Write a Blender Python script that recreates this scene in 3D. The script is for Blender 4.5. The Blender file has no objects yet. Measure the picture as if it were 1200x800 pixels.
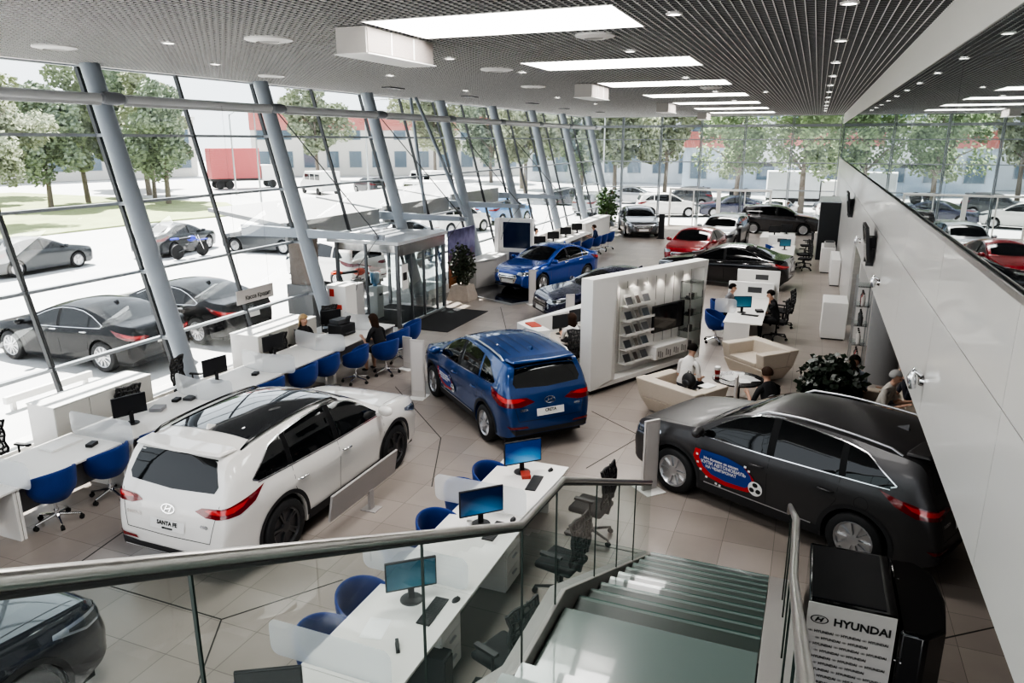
import bpy, bmesh, math, random
from math import sin, cos, pi, radians, sqrt, atan2
from mathutils import Vector, Matrix
from mathutils.bvhtree import BVHTree
random.seed(7)
SC = bpy.context.scene
COL = SC.collection
# ------------------------------------------------------------------ materials
_mats = {}
def mat(name, col=(.8, .8, .8), rough=.5, metal=0., spec=.5, coat=0., emit=None, estr=0., alpha=1., trans=0., noise=0., nscale=8., bump=0., sheen=0.):
    if name in _mats: return _mats[name]
    m = bpy.data.materials.new(name); m.use_nodes = True
    nt = m.node_tree; b = nt.nodes['Principled BSDF']
    b.inputs['Base Color'].default_value = (*col, 1)
    b.inputs['Roughness'].default_value = rough
    b.inputs['Metallic'].default_value = metal
    b.inputs['Specular IOR Level'].default_value = spec
    b.inputs['Coat Weight'].default_value = coat
    b.inputs['Coat Roughness'].default_value = .03
    b.inputs['Alpha'].default_value = alpha
    b.inputs['Transmission Weight'].default_value = trans
    b.inputs['Sheen Weight'].default_value = sheen
    if emit:
        b.inputs['Emission Color'].default_value = (*emit, 1)
        b.inputs['Emission Strength'].default_value = estr
    if noise > 0 or bump > 0:
        tc = nt.nodes.new('ShaderNodeTexCoord'); n = nt.nodes.new('ShaderNodeTexNoise')
        n.inputs['Scale'].default_value = nscale; n.inputs['Detail'].default_value = 4
        nt.links.new(tc.outputs['Object'], n.inputs['Vector'])
        if noise > 0:
            r = nt.nodes.new('ShaderNodeMix'); r.data_type = 'RGBA'
            r.inputs['A'].default_value = (*[c * (1 - noise) for c in col], 1)
            r.inputs['B'].default_value = (*[min(1, c * (1 + noise)) for c in col], 1)
            nt.links.new(n.outputs['Fac'], r.inputs['Factor']); nt.links.new(r.outputs['Result'], b.inputs['Base Color'])
        if bump > 0:
            bp = nt.nodes.new('ShaderNodeBump'); bp.inputs['Strength'].default_value = bump; bp.inputs['Distance'].default_value = .01
            nt.links.new(n.outputs['Fac'], bp.inputs['Height']); nt.links.new(bp.outputs['Normal'], b.inputs['Normal'])
    _mats[name] = m
    return m

def glass_mat(name, tint=(.95, .97, .97), refl=.08, haze=0., haze_col=(.9, .92, .93), rough=0.0, fres=1.45):
    """thin sheet: transparent + fresnel mirror + a little milky scatter"""
    if name in _mats: return _mats[name]
    m = bpy.data.materials.new(name); m.use_nodes = True
    nt = m.node_tree; nt.nodes.clear()
    out = nt.nodes.new('ShaderNodeOutputMaterial')
    tr = nt.nodes.new('ShaderNodeBsdfTransparent'); tr.inputs['Color'].default_value = (*tint, 1)
    gl = nt.nodes.new('ShaderNodeBsdfGlossy'); gl.inputs['Roughness'].default_value = rough; gl.inputs['Color'].default_value = (.95, .97, .97, 1)
    df = nt.nodes.new('ShaderNodeBsdfDiffuse'); df.inputs['Color'].default_value = (*haze_col, 1)
    tl = nt.nodes.new('ShaderNodeBsdfTranslucent'); tl.inputs['Color'].default_value = (*haze_col, 1)
    sc = nt.nodes.new('ShaderNodeAddShader'); mh = nt.nodes.new('ShaderNodeMixShader'); mg = nt.nodes.new('ShaderNodeMixShader')
    dm = nt.nodes.new('ShaderNodeMixShader'); dm.inputs[0].default_value = .5
    nt.links.new(df.outputs[0], dm.inputs[1]); nt.links.new(tl.outputs[0], dm.inputs[2])
    mh.inputs[0].default_value = haze
    nt.links.new(tr.outputs[0], mh.inputs[1]); nt.links.new(dm.outputs[0], mh.inputs[2])
    fr = nt.nodes.new('ShaderNodeFresnel'); fr.inputs['IOR'].default_value = fres
    ma = nt.nodes.new('ShaderNodeMath'); ma.operation = 'MULTIPLY_ADD'; ma.inputs[1].default_value = .9; ma.inputs[2].default_value = refl; ma.use_clamp = True
    nt.links.new(fr.outputs[0], ma.inputs[0]); nt.links.new(ma.outputs[0], mg.inputs[0])
    nt.links.new(mh.outputs[0], mg.inputs[1]); nt.links.new(gl.outputs[0], mg.inputs[2])
    nt.links.new(mg.outputs[0], out.inputs[0])
    _mats[name] = m
    return m

# ------------------------------------------------------------------ mesh builder
class MB:
    def __init__(s): s.v = []; s.f = []; s.mi = []; s.mats = []; s.cur = 0
    def mat(s, m):
        if m not in s.mats: s.mats.append(m)
        s.cur = s.mats.index(m); return s
    def add(s, vs, fs):
        o = len(s.v); s.v += [tuple(v) for v in vs]
        s.f += [tuple(i + o for i in f) for f in fs]; s.mi += [s.cur] * len(fs); return s
    def box(s, x0, x1, y0, y1, z0, z1, M=None):
        vs = [(x, y, z) for z in (z0, z1) for x, y in ((x0, y0), (x1, y0), (x1, y1), (x0, y1))]
        if M: vs = [M @ Vector(v) for v in vs]
        return s.add(vs, [(3, 2, 1, 0), (4, 5, 6, 7), (0, 1, 5, 4), (1, 2, 6, 5), (2, 3, 7, 6), (3, 0, 4, 7)])
    def cbox(s, c, d, rz=0., rx=0., ry=0.):
        M = Matrix.Translation(c) @ Matrix.Rotation(rz, 4, 'Z') @ Matrix.Rotation(ry, 4, 'Y') @ Matrix.Rotation(rx, 4, 'X')
        return s.box(-d[0] / 2, d[0] / 2, -d[1] / 2, d[1] / 2, -d[2] / 2, d[2] / 2, M)
    def prism(s, poly, z0, z1, M=None, top=None):
        """poly in xy, extruded z0..z1 (top = optional second polygon)"""
        n = len(poly); t = top or poly
        vs = [(p[0], p[1], z0) for p in poly] + [(p[0], p[1], z1) for p in t]
        if M: vs = [M @ Vector(v) for v in vs]
        a = sum(poly[i][0] * poly[(i + 1) % n][1] - poly[(i + 1) % n][0] * poly[i][1] for i in range(n))
        fs = [tuple(range(n - 1, -1, -1)), tuple(range(n, 2 * n))] + [(i, (i + 1) % n, n + (i + 1) % n, n + i) for i in range(n)]
        if a < 0: fs = [tuple(reversed(f)) for f in fs]
        return s.add(vs, fs)
    def tube(s, pts, r, n=10, caps=True, closed=False):
        pts = [Vector(p) for p in pts]; m = len(pts)
        rs = r if isinstance(r, (list, tuple)) else [r] * m
        vs = []; prev = None
        for i, p in enumerate(pts):
            if closed: d = pts[(i + 1) % m] - pts[i - 1]
            else: d = pts[min(i + 1, m - 1)] - pts[max(i - 1, 0)]
            d.normalize()
            if prev is None:
                a = Vector((0, 0, 1)) if abs(d.z) < .9 else Vector((1, 0, 0))
                u = d.cross(a).normalized()
            else:
                u = (prev - d * prev.dot(d))
                u = u.normalized() if u.length > 1e-6 else d.orthogonal().normalized()
            prev = u; w = d.cross(u)
            k = 1.
            if 0 < i < m - 1 and not closed:
                c = (pts[i] - pts[i - 1]).normalized().dot((pts[i + 1] - pts[i]).normalized())
                k = 1 / max(.5, sqrt(max(.0, (1 + c) / 2)))
            for j in range(n):
                t = 2 * pi * j / n; vs.append(p + (u * cos(t) + w * sin(t)) * rs[i])
        fs = []
        for i in range(m if closed else m - 1):
            for j in range(n):
                a, b = i * n, ((i + 1) % m) * n
                fs.append((a + j, a + (j + 1) % n, b + (j + 1) % n, b + j))
        if caps and not closed: fs += [tuple(range(n - 1, -1, -1)), tuple(range((m - 1) * n, m * n))]
        return s.add(vs, fs)
    def cyl(s, p0, p1, r, n=14, r2=None): return s.tube([p0, p1], [r, r if r2 is None else r2], n)
    def lathe(s, prof, c=(0, 0, 0), n=20, axis='Z', M=None):
        vs = []; m = len(prof)
        for r, h in prof:
            for j in range(n):
                t = 2 * pi * j / n; a, b = r * cos(t), r * sin(t)
                p = (a, b, h) if axis == 'Z' else ((h, a, b) if axis == 'X' else (b, h, a))
                p = Vector(p) + Vector(c); vs.append(M @ p if M else p)
        fs = [(i * n + j, i * n + (j + 1) % n, (i + 1) * n + (j + 1) % n, (i + 1) * n + j) for i in range(m - 1) for j in range(n)]
        fs += [tuple(range(n - 1, -1, -1)), tuple(range((m - 1) * n, m * n))]
        return s.add(vs, fs)
    def grid(s, P):
        """P rows of points"""
        m, n = len(P), len(P[0])
        return s.add([p for r in P for p in r], [(i * n + j, i * n + j + 1, (i + 1) * n + j + 1, (i + 1) * n + j) for i in range(m - 1) for j in range(n - 1)])
    def sphere(s, c, r, n=12, m=8, sc=(1, 1, 1)):
        prof = [(max(1e-4, sin(pi * i / m)) * r, -cos(pi * i / m) * r) for i in range(m + 1)]
        M = Matrix.Translation(c) @ Matrix.Diagonal((*sc, 1))
        return s.lathe(prof, (0, 0, 0), n, 'Z', M)
    def build(s, name, m=None, parent=None, smooth=None, bevel=0., seg=2, solid=0., sub=0):
        me = bpy.data.meshes.new(name); me.from_pydata(s.v, [], s.f)
        if m is not None:
            for q in (m if isinstance(m, (list, tuple)) else [m]): me.materials.append(q)
            if isinstance(m, (list, tuple)): me.polygons.foreach_set('material_index', s.mi)
        else:
            for q in s.mats: me.materials.append(q)
            me.polygons.foreach_set('material_index', s.mi)
        me.update()
        if smooth is not None or bevel:
            me.shade_smooth(); me.set_sharp_from_angle(angle=radians(smooth or 35))
        o = bpy.data.objects.new(name, me); COL.objects.link(o)
        if parent: o.parent = parent
        if bevel:
            b = o.modifiers.new('bevel', 'BEVEL'); b.width = bevel; b.segments = seg; b.limit_method = 'ANGLE'; b.angle_limit = radians(40)
        if solid:
            b = o.modifiers.new('solid', 'SOLIDIFY'); b.thickness = solid; b.offset = 0
        if sub:
            b = o.modifiers.new('sub', 'SUBSURF'); b.levels = sub; b.render_levels = sub
        return o

def thing(name, label, cat, loc=(0, 0, 0), rz=0., group=None):
    o = bpy.data.objects.new(name, None); COL.objects.link(o)
    o.empty_display_size = .2
    o.location = loc; o.rotation_euler = (0, 0, rz)
    return tag(o, label, cat, group)
def tag(o, label, cat, group=None, kind=None):
    o['label'] = label; o['category'] = cat
    if group: o['group'] = group
    if kind: o['kind'] = kind
    return o
def struct(o, label=None, cat=None):
    o['kind'] = 'structure'
    if label: o['label'] = label
    if cat: o['category'] = cat
    return o
_kids = {}
def kids(o): return [c for c in bpy.data.objects if c.parent == o]
def dup(root, loc=None, rz=None, label=None, group=None):
    r = root.copy(); COL.objects.link(r)
    if loc is not None: r.location = loc
    if rz is not None: r.rotation_euler = (0, 0, rz)
    if label: r['label'] = label
    if group: r['group'] = group
    def rec(a, b):
        for ch in kids(a):
            c = ch.copy(); COL.objects.link(c); c.parent = b
            rec(ch, c)
    if root.type == 'EMPTY' or True: rec(root, r)
    return r
def text_mb(txt, size, extr=.001, bold=0.):
    """writing as a mesh (in xy, centred)"""
    cu = bpy.data.curves.new('writing', 'FONT'); cu.body = txt; cu.size = size; cu.extrude = extr; cu.offset = bold
    cu.align_x = 'CENTER'; cu.align_y = 'CENTER'; cu.resolution_u = 2
    o = bpy.data.objects.new('writing', cu); COL.objects.link(o)
    dg = bpy.context.evaluated_depsgraph_get(); me = bpy.data.meshes.new_from_object(o.evaluated_get(dg))
    mb = MB(); mb.add([v.co[:] for v in me.vertices], [tuple(p.vertices) for p in me.polygons])
    bpy.data.objects.remove(o); bpy.data.meshes.remove(me); bpy.data.curves.remove(cu)
    return mb
def xform(mb, M):
    mb.v = [tuple(M @ Vector(v)) for v in mb.v]; return mb
def frame(origin, xdir, ydir):
    x = Vector(xdir).normalized(); y = Vector(ydir); y = (y - x * x.dot(y)).normalized(); z = x.cross(y)
    M = Matrix((x, y, z)).transposed().to_4x4(); M.translation = Vector(origin); return M

# ------------------------------------------------------------------ shared materials
WHITE = mat('white_lacquer', (.8, .79, .77), .35)
WPANEL = mat('white_panel', (.74, .73, .71), .4)
GREYW = mat('warm_grey_panel', (.5, .48, .46), .5)
STEEL = mat('brushed_steel', (.6, .58, .56), .28, 1., noise=.08, nscale=30)
CHROME = mat('chrome', (.75, .75, .76), .12, 1.)
BLACKP = mat('black_plastic', (.012, .012, .014), .45)
BLACKG = mat('black_gloss', (.006, .006, .007), .12, coat=.5)
RUBBER = mat('rubber', (.012, .012, .012), .75)
DGREY = mat('dark_grey', (.06, .062, .066), .5)
COLGREY = mat('column_grey_paint', (.27, .30, .335), .4)
ALU = mat('aluminium', (.5, .51, .52), .35, .8)
BLUEF = mat('blue_fabric', (.006, .035, .19), .7, noise=.12, nscale=60, bump=.1, sheen=.1)
CREAM = mat('cream_leather', (.52, .46, .39), .5, noise=.05, nscale=20)
FROST = glass_mat('frosted_acrylic', (.93, .95, .96), .03, .55, (.86, .88, .9))
RAILGLASS = glass_mat('railing_glass', (.82, .88, .86), .03, .012, (.8, .85, .85))
FACGLASS = glass_mat('facade_glass', (.94, .96, .96), .018, .007, (.95, .96, .97))
CLEAR = glass_mat('clear_glass', (.93, .96, .95), .03, .01)
# ================================================================== camera, light, view
cam = bpy.data.cameras.new('camera'); co = bpy.data.objects.new('camera', cam); COL.objects.link(co)
cam.sensor_width = 36; cam.lens = 866.9 / 1200 * 36; cam.clip_end = 500; cam.clip_start = .05
co.location = (0, 0, 5.0742); co.rotation_euler = (radians(90 - 15.168), radians(0), radians(21.7775))
SC.camera = co
SC.view_settings.view_transform = 'AgX'
SC.view_settings.look = 'AgX - High Contrast'
SC.view_settings.exposure = 0.25
SC.cycles.use_denoising = True
SC.cycles.max_bounces = 10; SC.cycles.diffuse_bounces = 4; SC.cycles.glossy_bounces = 5; SC.cycles.transparent_max_bounces = 24
SC.cycles.sample_clamp_indirect = 6; SC.cycles.caustics_reflective = False; SC.cycles.caustics_refractive = False
w = bpy.data.worlds.new('sky'); SC.world = w; w.use_nodes = True
nt = w.node_tree; bg = nt.nodes['Background']
sky = nt.nodes.new('ShaderNodeTexSky'); sky.sky_type = 'HOSEK_WILKIE'; sky.turbidity = 6; sky.ground_albedo = .5
sky.sun_direction = Vector((-.55, .35, .8)).normalized()
mx = nt.nodes.new('ShaderNodeMix'); mx.data_type = 'RGBA'; mx.inputs['Factor'].default_value = .75
mx.inputs['B'].default_value = (.9, .95, 1.0, 1)
nt.links.new(sky.outputs[0], mx.inputs['A']); nt.links.new(mx.outputs['Result'], bg.inputs['Color']); bg.inputs['Strength'].default_value = 2.2
sun = bpy.data.lights.new('sun', 'SUN'); sun.energy = 16; sun.angle = radians(.6); sun.color = (1, .96, .9)
so = bpy.data.objects.new('sun', sun); COL.objects.link(so)
so.rotation_euler = Vector((-.5, .3, .88)).to_track_quat('Z', 'Y').to_euler()

# ================================================================== setting
XR, YF, ZC = 1.2, 46.5, 6.5
def gx(z): return -11.75 - .26 * z          # facade glass plane
def cx_(z): return -11.35 - .26 * z         # leaning columns

# floor with grey-taupe tiles (0.6 m grid)
fm = bpy.data.materials.new('floor_tiles'); fm.use_nodes = True; nt = fm.node_tree; b = nt.nodes['Principled BSDF']
geo = nt.nodes.new('ShaderNodeNewGeometry')
br = nt.nodes.new('ShaderNodeTexBrick'); br.offset = 0.; br.squash = 1.
br.inputs['Color1'].default_value = (.27, .235, .21, 1); br.inputs['Color2'].default_value = (.33, .29, .262, 1); br.inputs['Mortar'].default_value = (.12, .105, .095, 1)
br.inputs['Scale'].default_value = 1.; br.inputs['Mortar Size'].default_value = .0035; br.inputs['Mortar Smooth'].default_value = .2; br.inputs['Bias'].default_value = 0.
br.inputs['Brick Width'].default_value = .63; br.inputs['Row Height'].default_value = .63
mp = nt.nodes.new('ShaderNodeMapping'); mp.inputs['Location'].default_value = (.03, .34, 0)
nt.links.new(geo.outputs['Position'], mp.inputs['Vector']); nt.links.new(mp.outputs['Vector'], br.inputs['Vector'])
nz = nt.nodes.new('ShaderNodeTexNoise'); nz.inputs['Scale'].default_value = 1.3; nz.inputs['Detail'].default_value = 6; nt.links.new(geo.outputs['Position'], nz.inputs['Vector'])
nm = nt.nodes.new('ShaderNodeMix'); nm.data_type = 'RGBA'; nm.blend_type = 'MULTIPLY'; nm.inputs['Factor'].default_value = .5
nr = nt.nodes.new('ShaderNodeMapRange'); nr.inputs['To Min'].default_value = .6; nr.inputs['To Max'].default_value = 1.35; nt.links.new(nz.outputs['Fac'], nr.inputs['Value'])
nt.links.new(br.outputs['Color'], nm.inputs['A']); nt.links.new(nr.outputs['Result'], nm.inputs['B']); nt.links.new(nm.outputs['Result'], b.inputs['Base Color'])
b.inputs['Roughness'].default_value = .3; b.inputs['Specular IOR Level'].default_value = .5
mb = MB(); mb.box(gx(0) - .15, 9, -3, YF + .1, -.25, 0); struct(mb.build('floor', fm))

# dark movement joints between the tile fields
mb = MB(); JN = [((-7.25, 5.37), (-5.58, 5.36)), ((-5.58, 5.36), (-4.78, 6.5)), ((-5.58, 5.36), (-5.02, 4.4)), ((-7.89, 13.02), (-5.69, 10.85)), ((-5.69, 10.85), (-4.95, 9.1)),
      ((-3.58, 13.14), (-2.42, 12.25)), ((-2.42, 12.25), (-2.95, 10.6)), ((-8.81, 21.08), (-7.54, 18.45)), ((1.3, 7.6), (2.6, 8.6)), ((-8.2, 6.5), (-8.04, 5.6)), ((-2.2, 8.4), (-1.1, 8.4))]
for a, c in JN:
    a, c = Vector((*a, 0)), Vector((*c, 0)); L = (c - a).length
    mb.cbox(((a.x + c.x) / 2, (a.y + c.y) / 2, .0015), (L, .016, .003), atan2(c.y - a.y, c.x - a.x))
struct(mb.build('trim_1', mat('joint_dark', (.03, .028, .026), .6)))

# open-cell grid ceiling
cw = mat('ceiling_blade', (.86, .85, .84), .5)
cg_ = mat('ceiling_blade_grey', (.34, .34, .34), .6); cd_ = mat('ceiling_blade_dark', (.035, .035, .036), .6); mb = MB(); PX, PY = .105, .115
HOLES = [(-5.43, -2.22, y, y + 1.72) for y in (8.5, 13.95, 19.4, 24.85, 30.3, 35.75, 41.2)]
x = gx(ZC) + .25
def cut(lo, hi, spans):
    out = []; c = lo
    for a, e in sorted(spans):
        if a > c: out.append((c, a))
        c = max(c, e)
    if c < hi: out.append((c, hi))
    return out
while x < XR:
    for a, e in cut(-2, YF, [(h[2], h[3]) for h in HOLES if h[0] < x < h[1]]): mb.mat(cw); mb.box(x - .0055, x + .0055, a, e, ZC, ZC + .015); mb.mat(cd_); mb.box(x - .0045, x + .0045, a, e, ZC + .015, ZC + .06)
    x += PX
y = -2.
while y < YF:
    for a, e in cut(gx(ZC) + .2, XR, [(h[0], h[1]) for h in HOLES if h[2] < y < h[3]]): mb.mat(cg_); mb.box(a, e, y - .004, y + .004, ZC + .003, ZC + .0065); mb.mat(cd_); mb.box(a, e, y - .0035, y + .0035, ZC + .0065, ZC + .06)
    y += PY
struct(mb.build('ceiling', None))
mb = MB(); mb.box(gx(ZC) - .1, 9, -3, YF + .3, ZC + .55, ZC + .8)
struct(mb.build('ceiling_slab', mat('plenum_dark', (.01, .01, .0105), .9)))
# solid margin along the facade
mb = MB(); mb.box(gx(ZC) - .05, gx(ZC) + .22, -2, YF, ZC - .02, ZC + .06); mb.box(gx(ZC), XR, YF - .12, YF + .05, ZC - .02, ZC + .08)
struct(mb.build('trim_2', WPANEL))
# lightboxes recessed in the ceiling
glow = mat('lightbox_glow', (.9, .9, .9), .5, emit=(1, .985, .96), estr=1.1)
for i, h in enumerate(HOLES):
    t = thing('ceiling_lightbox', 'long white lightbox recessed in the grid ceiling, %s in the row' % ('nearest', 'second', 'third', 'fourth', 'fifth', 'sixth', 'last')[i], 'ceiling light', ((h[0] + h[1]) / 2, (h[2] + h[3]) / 2, ZC), 0, 'ceiling lightboxes')
    W, D = (h[1] - h[0]) / 2, (h[3] - h[2]) / 2
    m = MB(); m.box(-W, -W + .02, -D, D, 0, .45); m.box(W - .02, W, -D, D, 0, .45); m.box(-W + .02, W - .02, -D, -D + .02, 0, .45); m.box(-W + .02, W - .02, D - .02, D, 0, .45)
    m.build('frame', mat('lightbox_side', (.85, .84, .82), .5), t)
    m = MB(); m.box(-W + .02, W - .02, -D + .02, D - .02, .36, .4); m.build('diffuser', glow, t)

# bulkhead (fascia) over the mezzanine glass and the mezzanine itself
PW = mat('mezz_panel', (.6, .59, .575), .28, .0, noise=.02, nscale=2, coat=.25)
mb = MB(); mb.box(XR, XR + .25, -3, YF, 5.98, ZC + .3); struct(mb.build('wall_right_bulkhead', mat('bulkhead', (.66, .65, .63), .6)))
mb = MB()
ys = [-3, 2.1, 5.06, 7.95, 10.9, 13.8, 16.75, 19.7, 22.6, 25.6, 28.5, 31.5, 34.4, 37.4, 40.3, 43.3, YF]
for a, c in zip(ys[:-1], ys[1:]):
    mb.box(XR, XR + .06, a + .004, c - .004, 3.495, 4.17); mb.box(XR, XR + .06, a + .004, c - .004, 2.4, 3.487)
    if a >= 20.4: mb.box(XR, XR + .06, a + .004, c - .004, 0.0, 2.392)
mb.mat(DGREY); mb.box(XR + .03, XR + .25, -3, YF, 2.41, 4.15)
mb.build('wall_right', [PW, mat('joint_grey', (.2, .19, .18), .6)])
wr = bpy.data.objects['wall_right']
idx = [0] * len(wr.data.polygons)
for k in range(6): idx[-1 - k] = 1
wr.data.polygons.foreach_set('material_index', idx); struct(wr)
mb = MB(); mb.box(XR + .06, 9, -3, YF, 2.4, 2.5); struct(mb.build('ceiling_under_mezzanine', WPANEL))
mb = MB(); mb.box(XR + .1, 9, 20.4, 20.6, 0, 2.4); struct(mb.build('wall_back_lounge', WPANEL))
mb = MB(); mb.box(5.2, 5.4, -3, 20.4, 0, 2.4); struct(mb.build('wall_side_lounge', mat('taupe_wall', (.32, .29, .27), .6)))
mb = MB(); mb.box(XR - .004, XR + .03, -3, YF, 4.172, 4.2); mb.build('trim_3', mat('cap_dark', (.03, .03, .03), .4)); struct(bpy.data.objects['trim_3'])
mb = MB(); mb.box(XR - .022, XR - .006, -3, YF, 4.165, 4.21); struct(mb.build('trim_4', STEEL))
# mirrored glazing of the mezzanine offices
mz = bpy.data.materials.new('mirror_glazing'); mz.use_nodes = True; nt = mz.node_tree; nt.nodes.clear()
o_ = nt.nodes.new('ShaderNodeOutputMaterial'); g_ = nt.nodes.new('ShaderNodeBsdfGlossy'); g_.inputs['Roughness'].default_value = 0.; g_.inputs['Color'].default_value = (.8, .84, .84, 1)
d_ = nt.nodes.new('ShaderNodeBsdfDiffuse'); d_.inputs['Color'].default_value = (.05, .055, .06, 1); x_ = nt.nodes.new('ShaderNodeMixShader'); x_.inputs[0].default_value = .86
nt.links.new(d_.outputs[0], x_.inputs[1]); nt.links.new(g_.outputs[0], x_.inputs[2]); nt.links.new(x_.outputs[0], o_.inputs[0])
n = 0
for k in range(13):
    a = -3 + k * 3.85
    mb = MB(); mb.box(XR + .014, XR + .03, a + .005, min(a + 3.845, YF), 4.2, 5.98); n += 1
    struct(mb.build('window_%d' % n, mz))
# dark inside of offices
# round column and side wall pieces under the mezzanine
mb = MB(); mb.cyl((1.75, 17.3, 0), (1.75, 17.3, 2.4), .33, 28); o = mb.build('column', mat('column_grey', (.22, .22, .225), .5), smooth=40); struct(o)

# ---- left facade: windows between mullions
MUL = mat('mullion_dark', (.035, .038, .042), .4); TRN = mat('transom_grey', (.3, .32, .34), .4, .3)
TZ = [.08, 1.22, 2.55, 3.88, 5.18, 6.48]
lean = Vector((-.26, 0, 1)).normalized()
y0 = 8.48 - 2.45 * 3
ENTR = (16.9, 20.6)
k = 0
while y0 < YF - .3:
    y1 = min(y0 + 2.45, YF)
    n += 1; k += 1
    mb = MB()
    zlo = TZ[0] if not (ENTR[0] - .6 < (y0 + y1) / 2 < ENTR[1] + .3) else 2.55
    mb.add([(gx(zlo), y0 + .02, zlo), (gx(zlo), y1 - .02, zlo), (gx(TZ[-1]), y1 - .02, TZ[-1]), (gx(TZ[-1]), y0 + .02, TZ[-1])], [(0, 1, 2, 3)])
    g = mb.build('window_%d' % n, FACGLASS); struct(g)
    f = MB()
    # mullion (leaning flat bar) with a slim double line, and transoms
    za, zb = zlo, 6.5
    for dx, wd, dep in ((.0, .016, .045), (.055, .012, .02)):
        f.add([(gx(z) + sx + .02, y0 + sy * wd + dx, z) for z in (za, zb) for sx, sy in ((-dep, -1), (dep, -1), (dep, 1), (-dep, 1))],
              [(3, 2, 1, 0), (4, 5, 6, 7), (0, 1, 5, 4), (1, 2, 6, 5), (2, 3, 7, 6), (3, 0, 4, 7)])
    f.build('mullion', MUL, g)
    f = MB()
    for z in TZ:
        if z >= zlo - .01: f.box(gx(z) - .03, gx(z) + .075, y0 + .03, y1 - .03, z - .028, z + .028)
    f.build('transom', TRN, g)
    y0 += 2.45
# ---- leaning columns with brackets, tube beam between them
CY = [6.05, 10.93, 15.75, 20.6, 25.5, 30.35, 35.2, 40.0, 45.0]
for y in CY:
    m = MB(); m.tube([(cx_(-.05), y, -.05), (cx_(6.5), y, 6.5)], .175, 24)
    o = m.build('column', COLGREY, smooth=40); struct(o)
    m = MB()
    for z in TZ[1:]: m.cbox(((gx(z) + cx_(z)) / 2, y - .06, z), (.4, .05, .06))
    m.build('bracket', TRN, o)
    m = MB(); xb = cx_(5.85) + .3
    m.lathe([(.015, -.3), (.1, -.22), (.12, -.1), (.12, .1), (.1, .22), (.015, .3)], (xb, y, 5.85), 14, 'Y')
    m.cbox((xb - .15, y, 5.85), (.3, .1, .14)); m.build('clamp', mat('clamp_grey', (.2, .21, .23), .4), o, smooth=30)
xb = cx_(5.85) + .3
for a, c in zip([-2] + CY, CY + [YF]):
    m = MB(); m.tube([(xb, a + .28, 5.85), (xb, c - .28, 5.85)], .085, 12)
    m.box(xb - .035, xb + .035, a + .28, c - .28, 5.72, 5.78)
    o = m.build('beam', mat('beam_grey', (.5, .51, .52), .35), smooth=40); struct(o)

# ---- far glazed wall
MX = [-13.4, -11.18, -8.83, -6.44, -3.95, -1.36, 1.19]
FZ = [.08, 2.3, 3.85, 5.15, 5.92, 6.48]
def fxl(z): return gx(z)
for i in range(6):
    a, c = MX[i], MX[i + 1]; n += 1
    mb = MB(); dr = (i in (2, 3)); zlo = 2.35 if dr else .06
    if i == 0: mb.add([(gx(.06), YF, .06), (c, YF, .06), (c, YF, 6.48), (gx(6.48), YF, 6.48)], [(0, 1, 2, 3)])
    else: mb.add([(a, YF, zlo), (c, YF, zlo), (c, YF, 6.48), (a, YF, 6.48)], [(0, 1, 2, 3)])
    g = mb.build('window_%d' % n, FACGLASS); struct(g)
    f = MB()
    f.box(c - .075, c - .03, YF - .1, YF + .06, 0, 6.5); f.box(c + .01, c + .055, YF - .1, YF + .06, 0, 6.5)
    f.build('mullion', mat('far_mullion', (.24, .26, .28), .4), g)
    f = MB()
    for z in FZ:
        if z < zlo - .01: continue
        w_ = .075 if z == 5.92 else .03
        f.box((gx(z) if i == 0 else a) + .06, c - .08, YF - .05, YF + .05, z - w_, z + w_)
    f.build('transom', TRN, g)
    if i in (1, 3, 5): pass
# door frames in far wall
dn = 0
for (a, c) in ((-8.15, -5.2), (-5.2, -2.2)):
    dn += 1
    t = bpy.data.objects.new('door_%d' % dn, None); COL.objects.link(t); t.location = (0, YF - .12, 0); struct(t)
    m = MB(); m.box(a, a + .12, -.05, .05, 0, 2.3); m.box(c - .12, c, -.05, .05, 0, 2.3); m.box(a + .12, c - .12, -.05, .05, 2.18, 2.3); m.box(a + .12, c - .12, -.05, .05, 0, .08); m.build('frame', WPANEL, t)
    m = MB(); m.add([(a + .12, 0, .08), (c - .12, 0, .08), (c - .12, 0, 2.18), (a + .12, 0, 2.18)], [(0, 1, 2, 3)]); m.build('pane', CLEAR, t)
    m = MB(); m.box((a + c) / 2 - .03, (a + c) / 2 + .03, -.04, .04, .08, 2.18); m.build('mullion', WPANEL, t)
# sill along left facade
mb = MB(); mb.box(gx(0) - .1, gx(0) + .32, -2, 16.4, 0, .3); mb.box(gx(0) - .1, gx(0) + .32, 21.2, YF, 0, .3); struct(mb.build('trim_5', WPANEL))
# ================================================================== cars
def curve(pts):
    """monotone cubic through points given as (x, value)"""
    pts = sorted(pts); X = [p[0] for p in pts]; Y = [p[1] for p in pts]; n = len(X)
    h = [X[i + 1] - X[i] for i in range(n - 1)]; d = [(Y[i + 1] - Y[i]) / h[i] for i in range(n - 1)]
    m = [d[0]] + [0 if d[i - 1] * d[i] <= 0 else 2 * d[i - 1] * d[i] / (d[i - 1] + d[i]) for i in range(1, n - 1)] + [d[-1]]
    def f(x):
        if x <= X[0]: return Y[0]
        if x >= X[-1]: return Y[-1]
        lo, hi = 0, n - 1
        while hi - lo > 1:
            k = (lo + hi) // 2
            if X[k] <= x: lo = k
            else: hi = k
        t = (x - X[lo]) / h[lo]
        return ((1 + 2 * t) * (1 - t) ** 2 * Y[lo] + t * (1 - t) ** 2 * h[lo] * m[lo] + t * t * (3 - 2 * t) * Y[lo + 1] + t * t * (t - 1) * h[lo] * m[lo + 1])
    return f
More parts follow.
